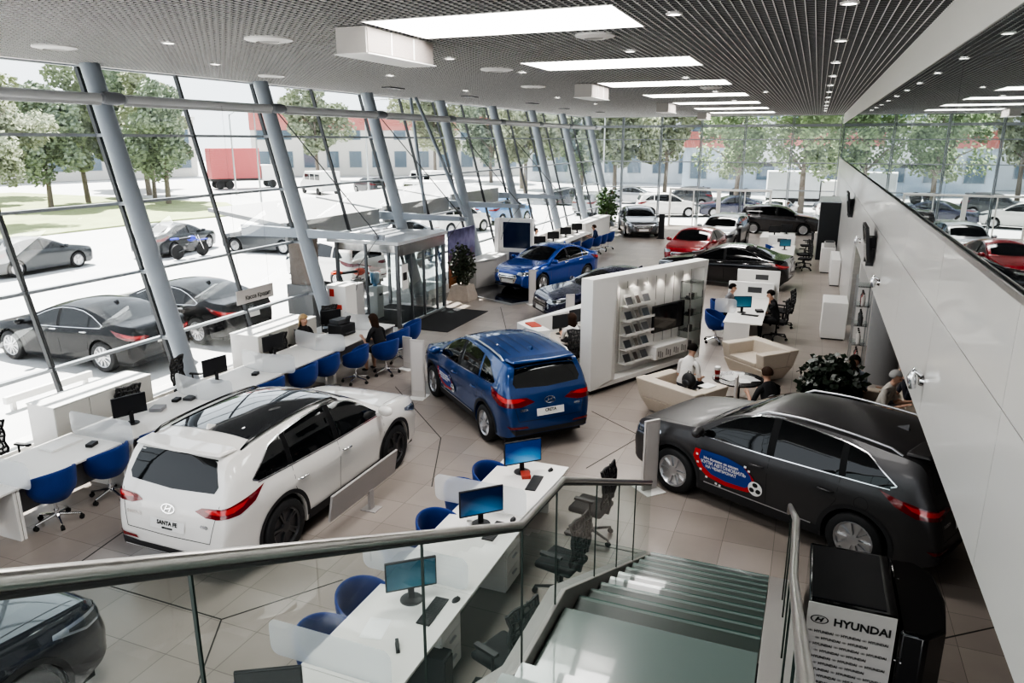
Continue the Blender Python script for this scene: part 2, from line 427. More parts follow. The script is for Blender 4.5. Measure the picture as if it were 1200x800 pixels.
SHAPES = {
 'suv': dict(L=4.30, W=1.80, H=1.65, wb=2.62, R=.355, k=.36,
   top=[(2.15, .60), (2.13, .74), (2.08, .86), (1.95, .95), (1.6, 1.03), (1.2, 1.085), (1.04, 1.105), (.60, 1.38), (.30, 1.52), (0, 1.595), (-.5, 1.635), (-1.0, 1.62), (-1.5, 1.575), (-1.80, 1.525), (-1.87, 1.47), (-2.0, 1.15), (-2.06, 1.0), (-2.12, .78), (-2.15, .55)],
   belt=[(2.15, .55), (2.05, .76), (1.8, .88), (1.2, .985), (1.0, 1.005), (0, 1.05), (-1.0, 1.10), (-1.7, 1.12), (-1.95, 1.05), (-2.06, .93), (-2.15, .52)],
   bot=[(2.15, .36), (2.0, .27), (1.7, .23), (0, .22), (-1.6, .25), (-2.0, .29), (-2.15, .34)],
   wid=[(2.15, .62), (2.1, .72), (1.95, .80), (1.65, .868), (1.3, .893), (0, .90), (-1.3, .898), (-1.8, .868), (-2.05, .80), (-2.12, .74), (-2.15, .68)],
   win=[[(.90, 1.045), (.62, 1.25), (.36, 1.40), (.12, 1.485), (-.08, 1.515), (-.10, 1.065)], [(-.20, 1.07), (-.18, 1.525), (-.6, 1.515), (-.98, 1.485), (-1.02, 1.11)], [(-1.10, 1.115), (-1.06, 1.475), (-1.28, 1.43), (-1.50, 1.30), (-1.66, 1.17), (-1.6, 1.14)]],
   ws=[(1.02, .0), (1.00, .35), (.90, .70), (.55, .66), (.30, .60), (.25, 0)], wscr=None,
   rw=[(-.60, 1.13), (0, 1.10), (.60, 1.13), (.64, 1.2), (.55, 1.46), (0, 1.485), (-.55, 1.46), (-.64, 1.2)]),
 'sedan': dict(L=4.50, W=1.78, H=1.47, wb=2.68, R=.325, k=.42,
   top=[(2.25, .52), (2.23, .66), (2.14, .77), (1.9, .85), (1.5, .92), (1.1, .975), (1.0, .99), (.70, 1.15), (.35, 1.32), (.05, 1.415), (-.3, 1.465), (-.7, 1.45), (-1.1, 1.36), (-1.45, 1.22), (-1.72, 1.115), (-1.9, 1.09), (-2.1, 1.07), (-2.17, 1.02), (-2.22, .85), (-2.25, .58)],
   belt=[(2.25, .48), (2.15, .68), (1.8, .80), (1.2, .88), (1.0, .90), (0, .94), (-1.0, .985), (-1.7, 1.01), (-2.08, .99), (-2.18, .85), (-2.25, .54)],
   bot=[(2.25, .32), (2.1, .22), (1.7, .19), (0, .18), (-1.6, .20), (-2.05, .27), (-2.25, .38)],
   wid=[(2.25, .55), (2.2, .66), (2.05, .77), (1.7, .855), (1.35, .884), (0, .89), (-1.3, .886), (-1.8, .86), (-2.1, .79), (-2.2, .72), (-2.25, .62)],
   win=[[(.86, .93), (.55, 1.10), (.28, 1.22), (.05, 1.30), (-.10, 1.33), (-.12, .955)], [(-.21, .96), (-.19, 1.345), (-.5, 1.35), (-.8, 1.315), (-1.0, 1.255), (-1.0, .995)], [(-1.06, 1.0), (-1.06, 1.23), (-1.22, 1.15), (-1.40, 1.05), (-1.36, 1.02)]],
   ws=[(.98, .0), (.96, .35), (.86, .68), (.55, .63), (.22, .57), (.17, 0)],
   rw=None, rtop=[(-1.02, 0), (-1.06, .48), (-1.35, .56), (-1.62, .60), (-1.68, .3), (-1.68, 0)])}

TYRE = mat('tyre', (.013, .013, .014), .7); RIM_S = mat('alloy_rim', (.5, .5, .51), .28, .9); RIM_D = mat('dark_alloy_rim', (.10, .10, .105), .3, .8)
CGLASS = mat('car_glass', (.004, .005, .006), .03, spec=.55); CLAD = mat('black_cladding', (.022, .022, .024), .6)
TAIL = mat('tail_lamp_red', (.16, .003, .006), .12, coat=1.); HEAD = mat('head_lamp', (.45, .48, .52), .08, .6, coat=1.); HDARK = mat('head_lamp_dark', (.04, .045, .05), .1, coat=1.)
GRILLE = mat('grille_black', (.01, .01, .011), .3); PLATEW = mat('plate_white', (.75, .74, .72), .5); INK = mat('ink_black', (.01, .01, .01), .6); PILLB = mat('pillar_black', (.008, .008, .009), .55, spec=.2); SEAM = mat('seam_dark', (.015, .015, .016), .7)

class Body:
    def __init__(s, kind, L, W, H, wb, R, dx=.045):
        sh = SHAPES[kind]; s.sh = sh; s.sx, s.sy, s.sz = L / sh['L'], W / (sh['W']), H / sh['H']
        fx = lambda pts, k: curve([(x * s.sx, v * k) for x, v in pts])
        s.top, s.belt, s.bot, s.wid = fx(sh['top'], s.sz), fx(sh['belt'], s.sz), fx(sh['bot'], s.sz), fx(sh['wid'], s.sy)
        s.L, s.W, s.H, s.wb, s.R = L, W, H, wb, R; s.ax = (wb / 2, -wb / 2); s.AR = R + .055; s.k = sh['k']
        xe = L / 2
        xs = set(); x = -xe
        while x < xe: xs.add(round(x, 4)); x += dx
        xs |= {xe, xe - .01, xe - .025, -xe + .01, -xe + .025}
        for a in s.ax:
            xs = {x for x in xs if not (abs(x - a) < s.AR + .02)} | {a + s.AR * cos(pi * i / 22) for i in range(23)} | {a + s.AR + .002, a - s.AR - .002}
        s.xs = sorted(xs)
        mb = MB(); rows = []
        for x in s.xs:
            half = s.half(x)
            rows.append([(x, -y, z) for y, z in half] + [(x, y, z) for y, z in reversed(half[:-1])])
        mb.grid(rows); nC = len(rows[0])
        mb.f.append(tuple(range(nC - 1, -1, -1))); mb.mi.append(0)
        o = (len(rows) - 1) * nC; mb.f.append(tuple(range(o, o + nC))); mb.mi.append(0)
        s.mb = mb
        s.bvh = BVHTree.FromPolygons([Vector(v) for v in mb.v], mb.f, epsilon=0.)
    def wside(s, x, z):
        t = (z - .22) / max(.05, s.belt(x) - .22); t = max(0, min(1, t))
        g = s.gc(t); return s.wid(x) * g
    gc = staticmethod(curve([(0, .935), (.12, .962), (.35, .972), (.55, .985), (.72, 1.0), (.82, .993), (1., .948)]))
    def half(s, x):
        zb = s.bot(x)
        for a in s.ax:
            d = abs(x - a)
            if d <= s.AR: zb = max(zb, s.R + sqrt(max(0, s.AR ** 2 - d * d)))
        zbelt, zt = s.belt(x), s.top(x); zbelt = max(zbelt, zb + .03); zt = max(zt, zbelt + .01)
        out = [(0., zb), (s.wside(x, zb) * .6, zb), (s.wside(x, zb) - .01, zb)]
        for i in range(11):
            z = zb + (zbelt - zb) * i / 10; out.append((s.wside(x, z), z))
        wb_ = out[-1][0]; hh = zt - zbelt; ze = zbelt + .86 * hh; we = wb_ - s.k * (ze - zbelt) - .02
        for i in range(1, 7):
            t = i / 6; out.append((wb_ + (we - wb_) * t + .02 * sin(pi * t) * min(1, hh / .4), zbelt + (ze - zbelt) * t))
        for i in range(1, 9):
            t = sin(pi / 2 * i / 8); y = we * cos(pi / 2 * i / 8); out.append((y, ze + (zt - ze) * (1 - (y / we) ** 2.4)))
        return out
    def hit(s, o, d):
        h = s.bvh.ray_cast(Vector(o), Vector(d)); n = h[1]
        return h[0], (-n if n is not None and n.dot(Vector(d)) > 0 else n)
    def wrap(s, poly, d, off=.004, nu=14, nv=5, mb=None):
        """a polygon in the (u, v) plane facing along d, laid on the body surface"""
        d = Vector(d).normalized()
        if abs(d.z) > .9: U, V = Vector((1, 0, 0)), Vector((0, 1, 0))
        else: V = Vector((0, 0, 1)); U = Vector((-d.y, d.x, 0)).normalized()
        if abs(d.y) > .99: U = Vector((1, 0, 0))
        if abs(d.x) > .99: U = Vector((0, 1, 0))
        mb = mb or MB(); us = sorted(p[0] for p in poly); u0, u1 = us[0] + 1e-4, us[-1] - 1e-4
        cols = sorted(set([u0 + (u1 - u0) * i / nu for i in range(nu + 1)] + [min(max(p[0], u0), u1) for p in poly] + [min(max(poly[i][0] + (poly[(i + 1) % len(poly)][0] - poly[i][0]) * k / 8, u0), u1) for i in range(len(poly)) for k in range(1, 8) if abs(poly[(i + 1) % len(poly)][1] - poly[i][1]) > .12])); n = len(poly); rows = []
        last = -9
        for u in cols:
            if u - last < 1e-3: continue
            last = u
            vs = []
            for i in range(n):
                (a, b), (c, e) = poly[i], poly[(i + 1) % n]
                if min(a, c) <= u <= max(a, c) and a != c: vs.append(b + (e - b) * (u - a) / (c - a))
            if len(vs) < 2: continue
            lo, hi = min(vs), max(vs); row = []
            for j in range(nv + 1):
                P = U * u + V * (lo + (hi - lo) * j / nv) - d * 6
                h, nrm = s.hit(P, d)
                if h is None: row = None; break
                if nrm.dot(d) > 0: nrm = -nrm
                row.append(h + nrm * off)
            if row: rows.append(row)
        if len(rows) > 1:
            # orient to face against d
            a, b, c = rows[0][0], rows[0][-1], rows[1][0]
            if (b - a).cross(c - a).dot(d) > 0: rows = [list(reversed(r)) for r in rows]
            if (rows[0][-1] - rows[0][0]).cross(rows[1][0] - rows[0][0]).dot(d) > 0: pass
            mb.grid(rows)
        return mb
    def line(s, pts, d, w=.008, off=.003, mb=None):
        """a thin seam along (u, v) points"""
        mb = mb or MB()
        for (a, b), (c, e) in zip(pts[:-1], pts[1:]):
            L = sqrt((c - a) ** 2 + (e - b) ** 2); nx, ny = -(e - b) / L * w / 2, (c - a) / L * w / 2
            k = max(1, int(L / .12))
            for i in range(k):
                p, q = i / k, (i + 1) / k
                P = [(a + (c - a) * p + nx, b + (e - b) * p + ny), (a + (c - a) * q + nx, b + (e - b) * q + ny), (a + (c - a) * q - nx, b + (e - b) * q - ny), (a + (c - a) * p - nx, b + (e - b) * p - ny)]
                s.quad(P, d, off, mb)
        return mb
    def quad(s, P, d, off, mb):
        d = Vector(d).normalized()
        V = Vector((0, 0, 1)); U = Vector((1, 0, 0)) if abs(d.y) > .99 else (Vector((0, 1, 0)) if abs(d.x) > .99 else Vector((-d.y, d.x, 0)).normalized())
        if abs(d.z) > .9: U, V = Vector((1, 0, 0)), Vector((0, 1, 0))
        q = []
        for u, v in P:
            h, nrm = s.hit(U * u + V * v - d * 6, d)
            if h is None: return
            if nrm.dot(d) > 0: nrm = -nrm
            q.append(h + nrm * off)
        if (q[1] - q[0]).cross(q[2] - q[0]).dot(d) > 0: q.reverse()
        mb.add(q, [(0, 1, 2, 3)])

def make_wheel(parent, c, side, R, rim, spokes, lod):
    W = .215; n = 26 if lod else 18
    m = MB(); y0 = 0.
    prof = [(R * .66, -W / 2), (R * .93, -W / 2), (R * .985, -W / 2 + .02), (R, -W / 2 + .05), (R, W / 2 - .05), (R * .985, W / 2 - .02), (R * .93, W / 2), (R * .70, W / 2), (R * .68, W / 2 - .03), (R * .66, -W / 2 + .02)]
    m.lathe(prof, (0, 0, 0), n, 'Y'); w = m.build('wheel', TYRE, parent, smooth=50); w.location = c
    if side < 0: w.rotation_euler = (0, 0, pi)
    rr = R * .70
    m = MB(); m.mat(rim)
    m.lathe([(rr, W / 2 - .045), (rr + .006, W / 2 - .008), (rr - .012, W / 2 - .004), (rr - .03, W / 2 - .02), (rr - .03, W / 2 - .06)], (0, 0, 0), n, 'Y')
    m.lathe([(.01, W / 2 - .05), (.075, W / 2 - .05), (.07, W / 2 - .012), (.03, W / 2 - .004), (.01, W / 2 - .004)], (0, 0, 0), 14, 'Y')
    ns, dbl = spokes
    for k in range(ns):
        for j in ((-1, 1) if dbl else (0,)):
            a = 2 * pi * k / ns; t = j * (.11 if dbl else 0); wi = .013 if dbl else .017
            A = Vector((cos(a + t * 1.6), 0, sin(a + t * 1.6))) * .055; B = Vector((cos(a + t), 0, sin(a + t))) * (rr - .02); T = Vector((-sin(a), 0, cos(a)))
            yo, yi = W / 2 - .012, W / 2 - .05
            vs = [(A - T * wi * .9) + Vector((0, yo, 0)), (A + T * wi * .9) + Vector((0, yo, 0)), (B + T * wi * 1.2) + Vector((0, yo - .004, 0)), (B - T * wi * 1.2) + Vector((0, yo - .004, 0))]
            vs += [v + Vector((0, -.035, 0)) for v in vs]
            m.add(vs, [(3, 2, 1, 0), (4, 5, 6, 7), (0, 1, 5, 4), (1, 2, 6, 5), (2, 3, 7, 6), (3, 0, 4, 7)])
    m.build('rim', None, w, smooth=30)
    m = MB(); m.lathe([(.01, W / 2 - .10), (rr - .02, W / 2 - .10), (rr - .02, W / 2 - .085), (.01, W / 2 - .085)], (0, 0, 0), n, 'Y')
    m.build('brake_disc', mat('brake_dark', (.005, .005, .005), .9, spec=.1), w)

def make_car(name, label, cat, kind, pos, heading, paint, L, W, H, wb, R, rim=RIM_S, spokes=(5, True), lod=1, clad=True, rails=False, pano=False, plate=None, badge='', chrome=True, group=None, roofcol=None, front='wide', bigrear=True, plates='white', tl=None):
    t = thing(name, label, cat, (pos[0], pos[1], pos[2] if len(pos) > 2 else 0), heading, group)
    B = Body(kind, L, W, H, wb, R, .045 if lod else .09); sh = B.sh; X, Z, Yk = B.sx, B.sz, B.sy
    suv = kind == 'suv'
    B.mb.build('body', paint, t, smooth=38)
    # underbody and wheel-arch liners
    m = MB(); m.box(-L / 2 + .25, L / 2 - .25, -W / 2 + .16, W / 2 - .16, .17 * Z, .45)
    for a in B.ax:
        pts = [(a + (B.AR - .005) * cos(pi * i / 12), B.R + (B.AR - .005) * sin(pi * i / 12)) for i in range(13)]
        m.grid([[(x, y, z) for x, z in pts] for y in (-W / 2 + .09, W / 2 - .09)])
        for y in (-W / 2 + .30, W / 2 - .30): m.add([(x, y, z) for x, z in pts] + [(a - B.AR, y, .2), (a + B.AR, y, .2)], [tuple(range(15))])
    m.build('underbody', SEAM, t)
    for a in B.ax:
        for sd in (1, -1): make_wheel(t, (a, sd * (W / 2 - .125), R), sd, R, rim, spokes, lod)
    SD = ((1, (0, -1, 0)), (-1, (0, 1, 0)))
    for sd, d in SD:
        for i, p in enumerate(sh['win']):
            p = [(x * X, z * Z) for x, z in p]
            B.wrap(p, d, .004, 10, 5).build('side_window', CGLASS, t, smooth=40)
        # bright line under and black pillar between the windows
        base = [(x * X, z * Z) for x, z in (sh['win'][0][0], sh['win'][0][-1], sh['win'][1][0], sh['win'][1][-1], sh['win'][2][0])]
        qx = max(p[0] for p in sh['win'][2]); 
        b = MB()
        w1, w2 = sh['win'][0][-1], sh['win'][1][0]
        u1, u2 = sh['win'][0][-2], sh['win'][1][1]
        B.wrap([(w1[0] * X, w1[1] * Z), (u1[0] * X, u1[1] * Z), (u2[0] * X, u2[1] * Z), (w2[0] * X, w2[1] * Z)], d, .003, 2, 5, b)
        if suv and rails:
            b.build('pillar_trim', PILLB, t, smooth=40); b = MB()
            w1, w2 = sh['win'][1][-1], sh['win'][2][0]; u1, u2 = sh['win'][1][-2], sh['win'][2][1]
            if badge != 'CRETA': B.wrap([(w1[0] * X, w1[1] * Z), (u1[0] * X, u1[1] * Z), (u2[0] * X, u2[1] * Z), (w2[0] * X, w2[1] * Z)], d, .003, 2, 5, b)
        if b.v: b.build('pillar_trim', PILLB, t, smooth=40)
        if lod and chrome:
            lo = [(p[0] * X, p[1] * Z - .012) for p in (sh['win'][0][0], sh['win'][0][-1], sh['win'][1][0], sh['win'][1][-1], sh['win'][2][0], sh['win'][2][-1])]
            B.line(lo, d, .012, .007).build('chrome_strip', CHROME, t)
            hi = [sh['win'][2][k] for k in range(len(sh['win'][2]) - 2, 0, -1)]
            if not suv or chrome == 2:
                up = [(p[0] * X, p[1] * Z + .012) for p in ([sh['win'][2][-1]] + [sh['win'][2][-2]] + [sh['win'][2][2], sh['win'][2][1], sh['win'][1][3 if suv else 3], sh['win'][1][2], sh['win'][1][1], sh['win'][0][-2]] + sh['win'][0][1:-2][::-1])]
                B.line(up, d, .014, .007).build('chrome_frame', CHROME, t)
        if lod:
            zb = .30 * Z; m = MB()
            xf = sh['win'][0][0][0] * X + .02; xm = (sh['win'][0][-1][0] - .05) * X; xr_ = sh['win'][1][-1][0] * X
            zt = lambda x: B.belt(x) - .015
            sm = lambda: m.build('door_seam', SEAM, t)
            B.line([(xf, zt(xf)), (xf - .0, .62), (xf - .06, zb)], d, .007, .0025, m); sm(); m = MB(); B.line([(xm, zt(xm)), (xm, zb)], d, .007, .0025, m); sm(); m = MB()
            B.line([(xr_ - .03, zt(xr_)), (xr_ - .02, .80 * Z), (-wb / 2 + B.AR + .02, .5)], d, .007, .0025, m)
            sm(); m = MB()
            if suv and sd > 0: B.line([(-wb / 2 - .05 + .085 * cos(a), .86 * Z + .085 * sin(a)) for a in [2 * pi * i / 16 for i in range(17)]], d, .006, .0025, m); m.build('fuel_flap', SEAM, t)
            for hx in (xm + .16, xr_ + .12):
                h, nrm = B.hit((hx, sd * 5, .885 * Z), d)
                m = MB(); m.tube([(hx + .10, h.y + sd * .0, .885 * Z), (hx + .07, h.y + sd * .03, .89 * Z), (hx - .07, h.y + sd * .03, .895 * Z), (hx - .10, h.y, .89 * Z)], [.012, .016, .016, .012], 8)
                m.build('door_handle', CHROME if chrome == 2 and name != 'graphite_suv' else paint, t, smooth=50)
        if clad:
            m = MB()
            for a in B.ax:
                n = 24
                for i in range(n):
                    q = []
                    for r, tt in ((B.AR + .004, i), (B.AR + .004, i + 1), (B.AR + .062, i + 1), (B.AR + .062, i)):
                        an = -.25 + (pi + .5) * tt / n; q.append((a + r * cos(an), R + r * sin(an)))
                    if min(p[1] for p in q) < B.bot(a) + .03: continue
                    B.quad(q, d, .008, m)
            x0, x1 = -wb / 2 + B.AR + .03, wb / 2 - B.AR - .03
            B.wrap([(x0, .235 * Z), (x0, .37 * Z), (x1, .37 * Z), (x1, .235 * Z)], d, .01, 10, 3, m)
            m.build('arch_cladding', CLAD, t, smooth=40)
            if lod and suv:
                B.line([(x0 + .1, .375 * Z), (x1 - .1, .375 * Z)], d, .018, .014).build('sill_strip', ALU, t)
        # door mirror
        mx_, mz_ = sh['win'][0][0][0] * X - .06, sh['win'][0][0][1] * Z + .04
        yb = B.wside(mx_, B.belt(mx_)); m = MB()
        m.sphere((mx_, sd * (yb + .13), mz_ + .035), 1, 12, 8, (.075, .125, .078)); m.cbox((mx_ - .01, sd * (yb + .01), mz_ - .02), (.07, .12, .05))
        m.build('door_mirror', roofcol or paint, t, smooth=50)
        # lamps: corners
        hl = [(-.36, .0), (-.30, .085), (.0, .11), (.34, .16), (.36, .12), (.12, .0), (-.2, -.03)]
        dd = (-.80, -sd * .60, 0); V0 = (.735 if suv else .655) * Z
        uc = sd * (-.8 * 0 + 1) * 0
        U = Vector((-dd[1], dd[0], 0)).normalized(); cpt = Vector((L / 2 - .22, sd * (W / 2 - .16), 0)); u0 = cpt.dot(U); sg = 1 if U.x * -1 > 0 else -1
        B.wrap([(u0 + sg * p[0], V0 + p[1]) for p in hl], dd, .006, 12, 4).build('headlight', HEAD if lod else HDARK, t, smooth=40)
        if lod: B.wrap([(u0 + sg * (p[0] * .55 + .05), V0 + .025 + p[1] * .55) for p in hl], dd, .010, 8, 3).build('headlight_lens', HDARK, t, smooth=40)
        dd = (.72, -sd * .69, 0); V0 = (.90 if suv else .80) * Z
        U = Vector((-dd[1], dd[0], 0)).normalized(); cpt = Vector((-L / 2 + .13, sd * (W / 2 - .10), 0)); u0 = cpt.dot(U); sg = 1 if U.x > 0 else -1
        tlp = tl or [(-.36, .02), (-.28, .07), (.0, .10), (.30, .16), (.42, .20), (.30, .06), (.12, -.015), (-.25, -.03)]
        B.wrap([(u0 + sg * p[0], V0 + p[1]) for p in tlp], dd, .008, 14, 4).build('tail_light', TAIL, t, smooth=40)
        if lod:
            B.wrap([(u0 + sg * (p[0] * .62 - .03), V0 + .035 + p[1] * .45) for p in tlp], dd, .012, 10, 3).build('tail_light_lens', mat('tail_lens', (.5, .03, .03), .1, coat=1., emit=(.8, .02, .02), estr=.02), t, smooth=40)
        if suv:
            yv = W / 2 - .30; pl = [(sd * (yv - .18), .455 * Z), (sd * (yv - .14), .49 * Z), (sd * (yv + .18), .51 * Z), (sd * (yv + .14), .465 * Z)]
            B.wrap(pl, (1, 0, 0), .012, 6, 2).build('reflector', TAIL, t)
    # windscreen / rear screen / sunroof
    ws = [(x * X, y * Yk) for x, y in sh['ws']]; wsp = ws + [(x, -y) for x, y in ws[::-1] if y]
    B.wrap(wsp, (0, 0, -1), .004, 14, 12).build('windscreen', CGLASS, t, smooth=40)
    if suv:
        rw = [(y * Yk, z * Z) for y, z in sh['rw']]
        B.wrap(rw, (1, 0, 0), .004, 14, 6).build('rear_window', CGLASS, t, smooth=40)
        m = MB(); xs_ = -1.80 * X; zt = B.top(xs_)
        we = B.half(xs_)[-9][0]
        m.prism([(xs_ + .16, -we + .03), (xs_ - .10, -we + .07), (xs_ - .15, 0), (xs_ - .10, we - .07), (xs_ + .16, we - .03)], zt - .01, zt + .028,
                top=[(xs_ + .16, -we + .06), (xs_ - .07, -we + .09), (xs_ - .12, 0), (xs_ - .07, we - .09), (xs_ + .16, we - .06)])
        m.build('spoiler', roofcol or paint, t, bevel=.012)
    else:
        rt = [(x * X, y * Yk) for x, y in sh['rtop']]; B.wrap(rt + [(x, -y) for x, y in rt[::-1] if y], (0, 0, -1), .004, 12, 10).build('rear_window', CGLASS, t, smooth=40)
    if pano:
        x0, x1 = -1.42 * X, .22 * X; yy = .60 * Yk
        B.wrap([(x0, -yy), (x1, -yy * .92), (x1 + .06, 0), (x1, yy * .92), (x0, yy), (x0 - .02, 0)], (0, 0, -1), .006, 14, 10).build('panoramic_roof', mat('roof_glass', (.012, .014, .018), .03, spec=.9, coat=1.), t, smooth=40)
    if rails:
        for sd in (1, -1):
            pts = []
            for i in range(15):
                x = (.18 - 1.80 * i / 14) * X; hf = B.half(x)[-9]; pts.append((x, sd * (hf[0] - .035), hf[1] + (.045 if 0 < i < 14 else .0)))
            m = MB(); m.tube(pts, .017, 8); m.build('roof_rail', ALU if rails == 1 else BLACKG, t, smooth=50)
    # fin antenna
    ax_ = -1.35 * X if suv else -.95 * X; zt = B.top(ax_)
    m = MB(); m.add([(ax_ + .10, -.022, zt - .01), (ax_ + .10, .022, zt - .01), (ax_ - .09, .028, zt - .015), (ax_ - .09, -.028, zt - .015), (ax_ - .08, 0, zt + .065)], [(0, 1, 4), (1, 2, 4), (2, 3, 4), (3, 0, 4)]); m.build('antenna', roofcol or paint, t, smooth=30)
    # grille, bumper
    g0 = (.42 if suv else .36) * Z; g1 = (.72 if suv else .64) * Z; gw = .42 * Yk
    B.wrap([(-gw * .7, g0), (-gw, (g0 + g1) / 2 + .06), (-gw * .93, g1), (gw * .93, g1), (gw, (g0 + g1) / 2 + .06), (gw * .7, g0)], (-1, 0, 0), .008, 12, 6).build('grille', GRILLE, t, smooth=40)
    m = MB()
    if lod:
        for i in range(4):
            z = g0 + .06 + (g1 - g0 - .09) * i / 3
            B.line([(-gw * .85, z), (0, z), (gw * .85, z)], (-1, 0, 0), .02, .014, m)
    B.line([(-gw * .7, g0), (-gw, (g0 + g1) / 2 + .06), (-gw * .93, g1), (gw * .93, g1), (gw, (g0 + g1) / 2 + .06), (gw * .7, g0), (-gw * .7, g0)], (-1, 0, 0), .02, .016, m)
    m.build('grille_trim', CHROME, t)
    m = MB(); B.wrap([(-W / 2 + .32, .30 * Z), (-W / 2 + .26, .36 * Z), (W / 2 - .26, .36 * Z), (W / 2 - .32, .30 * Z)], (-1, 0, 0), .01, 10, 2, m)
    z0, z1 = (.36, .44) if suv and clad else (.395, .45)
    if suv and clad:
        m.build('bumper_cladding', CLAD, t, smooth=40); m = MB()
        B.wrap([(-W / 2 + .24, .355 * Z - .02), (-W / 2 + .15, .455 * Z), (-.45, .425 * Z), (.45, .425 * Z), (W / 2 - .15, .455 * Z), (W / 2 - .24, .355 * Z - .02)], (1, 0, 0), .010, 14, 3, m)
    m.build('bumper_cladding', CLAD, t, smooth=40)
    # plates and emblem
    def flat(cx, cz, w, h, rear, name, mm, off=.012):
        d = (1, 0, 0) if rear else (-1, 0, 0)
        m = MB(); B.wrap([(cx - w / 2, cz - h / 2), (cx - w / 2, cz + h / 2), (cx + w / 2, cz + h / 2), (cx + w / 2, cz - h / 2)], d, off, 6, 2, m); return m.build(name, mm, t)
    pz = (.70 if suv else .70) * Z
    p = flat(0, pz, .52, .125, True, 'licence_plate', PLATEW)
    if lod and plate:
        h, nrm = B.hit((-6, 0, pz), (1, 0, 0))
        up = Vector((0, 0, 1)); up = (up - nrm * up.dot(nrm)).normalized()
        def put(txt, size, off, mm, nm, par, bold=.002):
            tm = xform(text_mb(txt, size, .0008, bold), frame(h + nrm * .016 + up * off[1] + Vector((0, -1, 0)) * off[0], (0, -1, 0), up)); tm.build(nm, mm, par)
        put(plate, .07, (0, .018), INK, 'lettering', p)
        if name == 'white_suv': put('автосалон', .032, (0, -.04), INK, 'lettering', p)
    flat(0, (.50 if suv else .42) * Z, .52, .115, False, 'licence_plate', PLATEW, .02)
    if lod:
        def emblem(rear, z, s_=1.):
            d = (1, 0, 0) if rear else (-1, 0, 0); sg = -1 if rear else 1
            m = MB(); pts = [(.085 * s_ * cos(a), z + .044 * s_ * sin(a)) for a in [2 * pi * i / 20 for i in range(21)]]
            B.line(pts, d, .013, .015, m)
            for a, b in (((-.045, -.03), (-.018, .03)), ((.018, -.03), (.045, .03)), ((-.035, -.008), (.035, .008))):
                B.line([(sg * a[0] * s_, z + a[1] * s_), (sg * b[0] * s_, z + b[1] * s_)], d, .013, .015, m)
            m.build('emblem', CHROME, t)
        emblem(True, (.885 if suv else .93) * Z, 1.15)
        emblem(False, g1 - .06, 1.1)
        if badge:
            h, nrm = B.hit((-6, 0, .80 * Z), (1, 0, 0))
            for yy, txt in ((.50, badge), (-.52, '4WD')):
                h, nrm = B.hit((-6, yy * Yk, .765 * Z), (1, 0, 0)); up = Vector((0, 0, 1)); up = (up - nrm * up.dot(nrm)).normalized()
                tm = xform(text_mb(txt, .05, .001, .002), frame(h + nrm * .008, (0, -1, 0), up)); tm.build('badge', CHROME, t)
        if suv:
            m = MB(); zz = .56 * Z   # tailgate seams
            B.line([(-.70 * Yk, 1.02 * Z), (-.66 * Yk, .85 * Z), (-.60 * Yk, .585 * Z), (0, .57 * Z), (.60 * Yk, .585 * Z), (.66 * Yk, .85 * Z), (.70 * Yk, 1.02 * Z)], (1, 0, 0), .008, .0025, m); m.build('tailgate_seam', SEAM, t)
        m = MB(); B.line([(L / 2 - .16, -.62 * Yk), (1.15 * X, -.74 * Yk)], (0, 0, -1), .007, .0025, m); m.build('bonnet_seam', SEAM, t); m = MB(); B.line([(L / 2 - .16, .62 * Yk), (1.15 * X, .74 * Yk)], (0, 0, -1), .007, .0025, m); m.build('bonnet_seam', SEAM, t)
    return t, B

def paint(name, col, rough=.25, metal=0., coat=1., flake=0.): return mat(name, col, rough, metal, coat=coat, noise=0.)
P_WHITE = paint('paint_pearl_white', (.72, .70, .67), .3); P_BLUE = paint('paint_ocean_blue', (.007, .045, .17), .36, .35); P_GREY = paint('paint_matt_graphite', (.062, .060, .062), .36, .45, .15)
P_NAVY = paint('paint_dark_navy', (.008, .012, .022), .2, .2); P_BRIGHT = paint('paint_bright_blue', (.006, .055, .31), .25, .3); P_BLACK = paint('paint_black', (.007, .007, .009), .15)
P_RED = paint('paint_red', (.22, .006, .012), .25, .1); P_SILVER = paint('paint_silver', (.35, .36, .37), .3, .6); P_DKSUV = paint('paint_dark_brown_grey', (.03, .028, .03), .25, .3)
P_GREYCAR = paint('paint_mid_grey', (.05, .055, .06), .3, .4, .4); P_INDIGO = paint('paint_indigo', (.012, .015, .05), .2, .2)

def at_wheel(hub, heading, wb, W, side, axle):
    """car origin from one hub: side +1 left wheel, -1 right; axle +1 front, -1 rear"""
    y = side * (W / 2 - .02); x = axle * wb / 2
    return (hub[0] - (x * cos(heading) - y * sin(heading)), hub[1] - (x * sin(heading) + y * cos(heading)))

